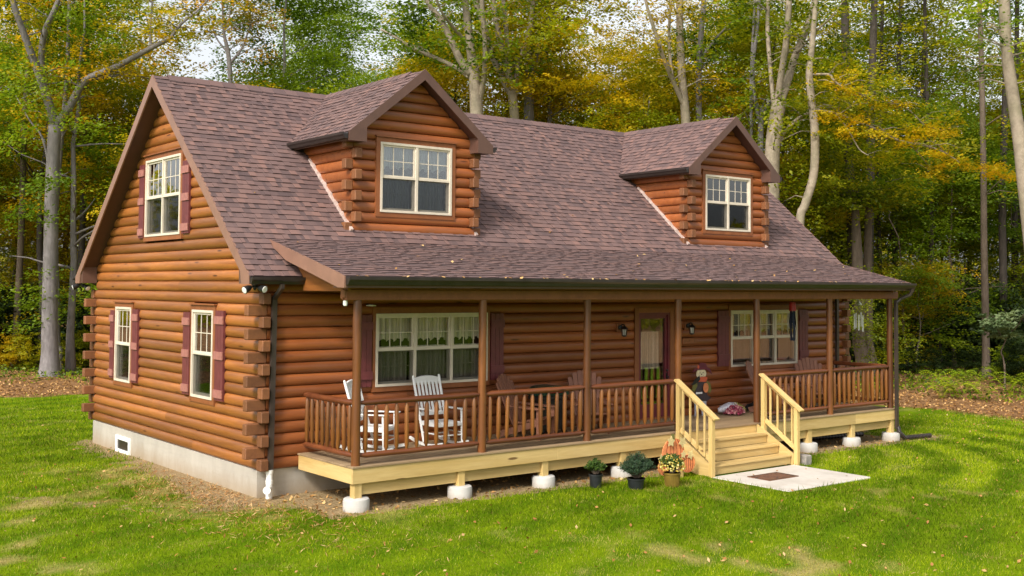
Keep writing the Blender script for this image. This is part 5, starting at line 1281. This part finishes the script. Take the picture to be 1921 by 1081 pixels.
while len(spots) < 62 and tries < 9000:
    tries += 1
    px = rs.uniform(-160, 2080); d = 43 + 29 * rs.random() ** 1.2; fix = FIX[tries - 1] if tries <= len(FIX) else None
    if fix: px, d = fix[:2]
    elif px > 1480: d = max(d, 55 + 6 * rs.random())
    p = at(px, 540, d)
    if edge_dist(np.array([[p.x, p.y]]))[0] < 2.5 or any((p.x - a) ** 2 + (p.y - b) ** 2 < 14 for a, b in spots): continue
    spots.append((p.x, p.y)); far = d > 56; u = rs.random()
    if px < 330: lf = 'lf_rust' if u < .06 else 'lf_gold' if u < .36 else 'lf_green' if u < .5 else 'lf_beech'
    elif px < 500: lf = 'lf_gold' if u < .5 else 'lf_rust' if u < .7 else 'lf_beech'
    elif px < 800: lf = 'lf_green' if u < .75 else 'lf_beech'
    elif px < 1180: lf = 'lf_beech' if u < .4 else 'lf_green' if u < .75 else 'lf_gold'
    else: lf = 'lf_green' if u < .28 else 'lf_beech' if u < .86 else 'lf_gold'
    s = rs.uniform(.82, 1.12); kind = rs.choice((0, 1, 2, 3))
    if fix: lf, kind, s = fix[2:]
    if 330 < px < 490: kind = 2; s = min(s, (3.6 + d * .185) / 15)
    if 680 < px < 790 or 1040 < px < 1110: s *= .78
    col = {'lf_rust': 'orange leaved', 'lf_gold': 'golden yellow leaved', 'lf_beech': 'yellow green leaved', 'lf_green': 'green leaved'}[lf]
    lab = 'tall %s tree in the %s wood %s' % (col, 'farther' if far else 'nearer', zone(px))
    place_tree(kind, p.x, p.y, s, rs.uniform(0, 6.28), lf, rs.choice(('bark_dark', 'bark_brown', 'bark_dark', 'bark_dark') if px > 1400 else ('bark_dark', 'bark_brown', 'bark_grey')), lab, group=lab)
# young trees filling the edge of the wood
rs = random.Random(5); yz = 0
for px, d, kind, s, lf in ((1560, 54, 4, 1.1, 'lf_beech'), (1600, 42, 5, .85, 'lf_beech'), (1660, 54, 6, 1., 'lf_beech'), (1700, 50, 4, 1.2, 'lf_green'), (1740, 56, 6, .95, 'lf_beech'), (1790, 52, 6, 1.1, 'lf_green'), (1830, 56, 4, 1.3, 'lf_beech'), (1880, 56, 6, 1.05, 'lf_green'), (1930, 54, 4, 1.2, 'lf_green'), (1500, 57, 6, 1.1, 'lf_beech'), (1620, 58, 6, 1.2, 'lf_beech'), (1690, 58, 6, 1.2, 'lf_beech'), (1760, 60, 6, 1.2, 'lf_beech'), (1850, 62, 6, 1.2, 'lf_green'), (1920, 58, 6, 1.2, 'lf_beech'),
                           (20, 52, 6, 1., 'lf_gold'), (70, 54, 6, 1.1, 'lf_beech'), (140, 53, 6, 1., 'lf_gold'), (-30, 50, 4, 1.1, 'lf_beech'), (190, 50, 6, 1.1, 'lf_gold'), (240, 52, 6, 1.2, 'lf_beech'), (1000, 48, 6, 1.1, 'lf_gold'), (1100, 46, 6, 1.15, 'lf_gold'), (1180, 47, 6, 1.2, 'lf_beech'), (1250, 50, 6, 1.2, 'lf_gold'), (1360, 46, 6, 1.1, 'lf_gold'), (840, 47, 6, 1.15, 'lf_gold'), (560, 48, 6, 1.15, 'lf_green'), (680, 48, 6, 1.1, 'lf_green'), (480, 47, 6, 1.05, 'lf_gold')):
    p = at(px, 560, d); col = {'lf_gold': 'golden', 'lf_beech': 'yellow green', 'lf_green': 'green'}[lf]
    lab = 'young %s leaved tree under the tall trees %s' % (col, zone(px))
    place_tree(kind, p.x, p.y, s, rs.uniform(0, 6.28), lf, 'bark_brown', lab, group=lab, name='young_tree')
p = at(1716, 705, 49.5); place_tree(5, p.x, p.y, .92, 1.0, 'lf_gold', 'bark_beech', 'yellow sapling with a pale stem just right of the porch end', name='sapling')
# evergreen shrubs at the foot of the wood
mbs, _ = trunk_mesh(77, 2.6, .04, 8, .3, 1.6); V, rr = crown(90, 2.7, .25, 1.75, 150, 46, .13, .8); VAR.append([mbs, V, rr, None, 2.7]); SH = len(VAR) - 1
for px, d, s, lf, lab in ((-20, 49, 1.2, 'lf_dark', None), (25, 50, 1.25, 'lf_dark', None), (70, 50.5, 1.2, 'lf_dark', None), (125, 50, 1.3, 'lf_dark', None), (165, 49, 1.25, 'lf_dark', None), (10, 46.5, .55, 'lf_gold', None), (60, 46.5, .55, 'lf_beech', None), (140, 46.5, .6, 'lf_beech', None), (200, 49, 1.2, 'lf_dark', None),
                          (1570, 49, 1.3, 'lf_dark', None), (1660, 53, 1.2, 'lf_dark', None), (1710, 54, 1.3, 'lf_dark', None), (1760, 53, 1.25, 'lf_dark', None), (1800, 53, 1.3, 'lf_dark', None), (1840, 53, 1.4, 'lf_dark', None), (1875, 54, 1.4, 'lf_dark', None), (1925, 52, 1.4, 'lf_dark', None), (1820, 47.5, .45, 'lf_dark', None), (1760, 48, .4, 'lf_dark', None), (1700, 48, .4, 'lf_dark', None), (1925, 43, .7, 'lf_dark', None), (1895, 44, .5, 'lf_green', None)):
    p = at(px, 600, d); lab = ('low' if s < .8 else 'dense') + {'lf_dark': ' dark evergreen shrub', 'lf_gold': ' golden shrub', 'lf_beech': ' yellow green shrub', 'lf_green': ' pale green shrub'}[lf] + (' under the trees left of the cabin' if px < 900 else ' in the shade of the wood right of the cabin')
    place_tree(SH, p.x, p.y, s, rs.uniform(0, 6.28), lf, 'bark_dark', lab, 'shrub', lab, 'shrub')
# the pale rhododendron with bare crooked stems
hero('rhododendron', 'pale leggy rhododendron with crooked bare stems near the right edge', 'shrub', 'bark_brown', 'lf_rhodo', 41, [([(1885, 695), (1882, 672), (1878, 660), (1886, 640), (1895, 615)], [3, 3, 2.6, 2.2, 1.5]), ([(1886, 640), (1872, 620), (1868, 600)], [2.4, 2, 1.4]), ([(1890, 628), (1910, 610), (1920, 590)], [2, 1.8, 1.2]), ([(1872, 620), (1858, 598)], [1.6, 1.2])], (1885, 716), 42, .6, .14, 1.3, .5)
# ferns
def fern(x, y, s, lab):
    z = float(ground_z(np.array([[x, y]]))[0]); t = thing('fern', lab, 'fern', (x, y, z), 'ferns at the edge of the right hand wood'); V, r = [], []
    for k in range(16):
        a = random.uniform(0, 6.28); ln = s * random.uniform(.6, 1.05); d = Vector((math.cos(a), math.sin(a), 0)); sd = Vector((-d.y, d.x, 0)); rb = random.random()
        for j in range(13):
            f = (j + 1) / 13; p = Vector((x, y, z)) + d * ln * f + UP * (ln * .85 * math.sin(f * 2.0)); w = ln * .20 * math.sin(math.pi * (.12 + .86 * f)) + .02
            for sg in (-1, 1):
                q = p + sd * sg * w + d * .05 - UP * .03; hw = d * ln * .035
                V += [tuple(p - hw), tuple(q), tuple(p + hw * 1.2), tuple(p)]; r.append(min(1, max(0, rb * .6 + random.random() * .4)))
    leaf_obj('fronds', np.array(V), np.array(r), M['lf_fern'], t, (x, y, z))
for k, (px, py, s) in enumerate(((1782, 740, .95), (1800, 748, .85), (1822, 738, 1.0), (1845, 752, .75), (1768, 748, .6), (1890, 738, .8), (1912, 735, .85))):
    p = at(px, py, 37.5); g = float(ground_z(np.array([[p.x, p.y]]))[0]); dd = 37.5
    for _ in range(4):
        p = at(px, py, dd); dd = dd * (CAM.z - g) / max(.5, CAM.z - p.z)
    p = at(px, py, dd); fern(p.x, p.y, s, 'yellow green fern clump on the leaves at the edge of the wood' if k < 5 else 'yellow green fern clump by the rhododendron at the right edge')
# far-off wood closing the clearing all round
n = 90000; a = rng.uniform(0, 2 * np.pi, n); q = rng.uniform(74, 96, n); C = np.column_stack([8 + q * np.cos(a), 5 + q * np.sin(a), -.5 + np.where(np.sin(a) < -.1, 8., 12.5) * rng.random(n) ** 1.25 * (1 + .25 * np.sin(a * 23) + .12 * np.sin(a * 61))])
o = leaves('distant_wood', C, np.tile([0, 0, 1.], (n, 1)),  .70, .45, M['lf_far'], None, 1.2, np.clip(.15 + .55 * rng.random(n) + .2 * np.sin(a * 17), 0, 1)); tag(o, 'far off autumn wood closing the view between the trunks', 'wood', kind='stuff')

# ================================================================== light
w = bpy.data.worlds.new('World'); S.world = w; w.use_nodes = True; nt = w.node_tree; nt.nodes.clear()
sky = nt.nodes.new('ShaderNodeTexSky'); sky.sky_type = 'NISHITA'; sky.sun_disc = False
SUN_EL, SUN_AZ = R(41), math.atan2(-.42, -.91)      # towards the sun
sky.sun_elevation = SUN_EL; sky.sun_rotation = math.pi / 2 - SUN_AZ; sky.air_density = 1.0; sky.dust_density = 3.5; sky.ozone_density = 1.
hs = nt.nodes.new('ShaderNodeHueSaturation'); hs.inputs['Saturation'].default_value = .22
bg = nt.nodes.new('ShaderNodeBackground'); bg.inputs[1].default_value = .245; ow = nt.nodes.new('ShaderNodeOutputWorld')
nt.links.new(sky.outputs[0], hs.inputs['Color']); nt.links.new(hs.outputs[0], bg.inputs[0]); nt.links.new(bg.outputs[0], ow.inputs[0])
sl = bpy.data.lights.new('sun', 'SUN'); sl.energy = 3.7; sl.angle = R(11); sl.color = (1., .93, .82)
so = bpy.data.objects.new('sun', sl); COL.objects.link(so)
so.rotation_euler = Vector((-math.cos(SUN_AZ) * math.cos(SUN_EL), -math.sin(SUN_AZ) * math.cos(SUN_EL), -math.sin(SUN_EL))).to_track_quat('-Z', 'Y').to_euler()
S.view_settings.view_transform = 'Standard'; S.view_settings.look = 'None'; S.view_settings.exposure = 0; S.view_settings.gamma = 1
S.render.engine = 'CYCLES'; S.cycles.max_bounces = 6; S.cycles.transparent_max_bounces = 12; S.cycles.diffuse_bounces = 3; S.cycles.glossy_bounces = 3; S.cycles.transmission_bounces = 4
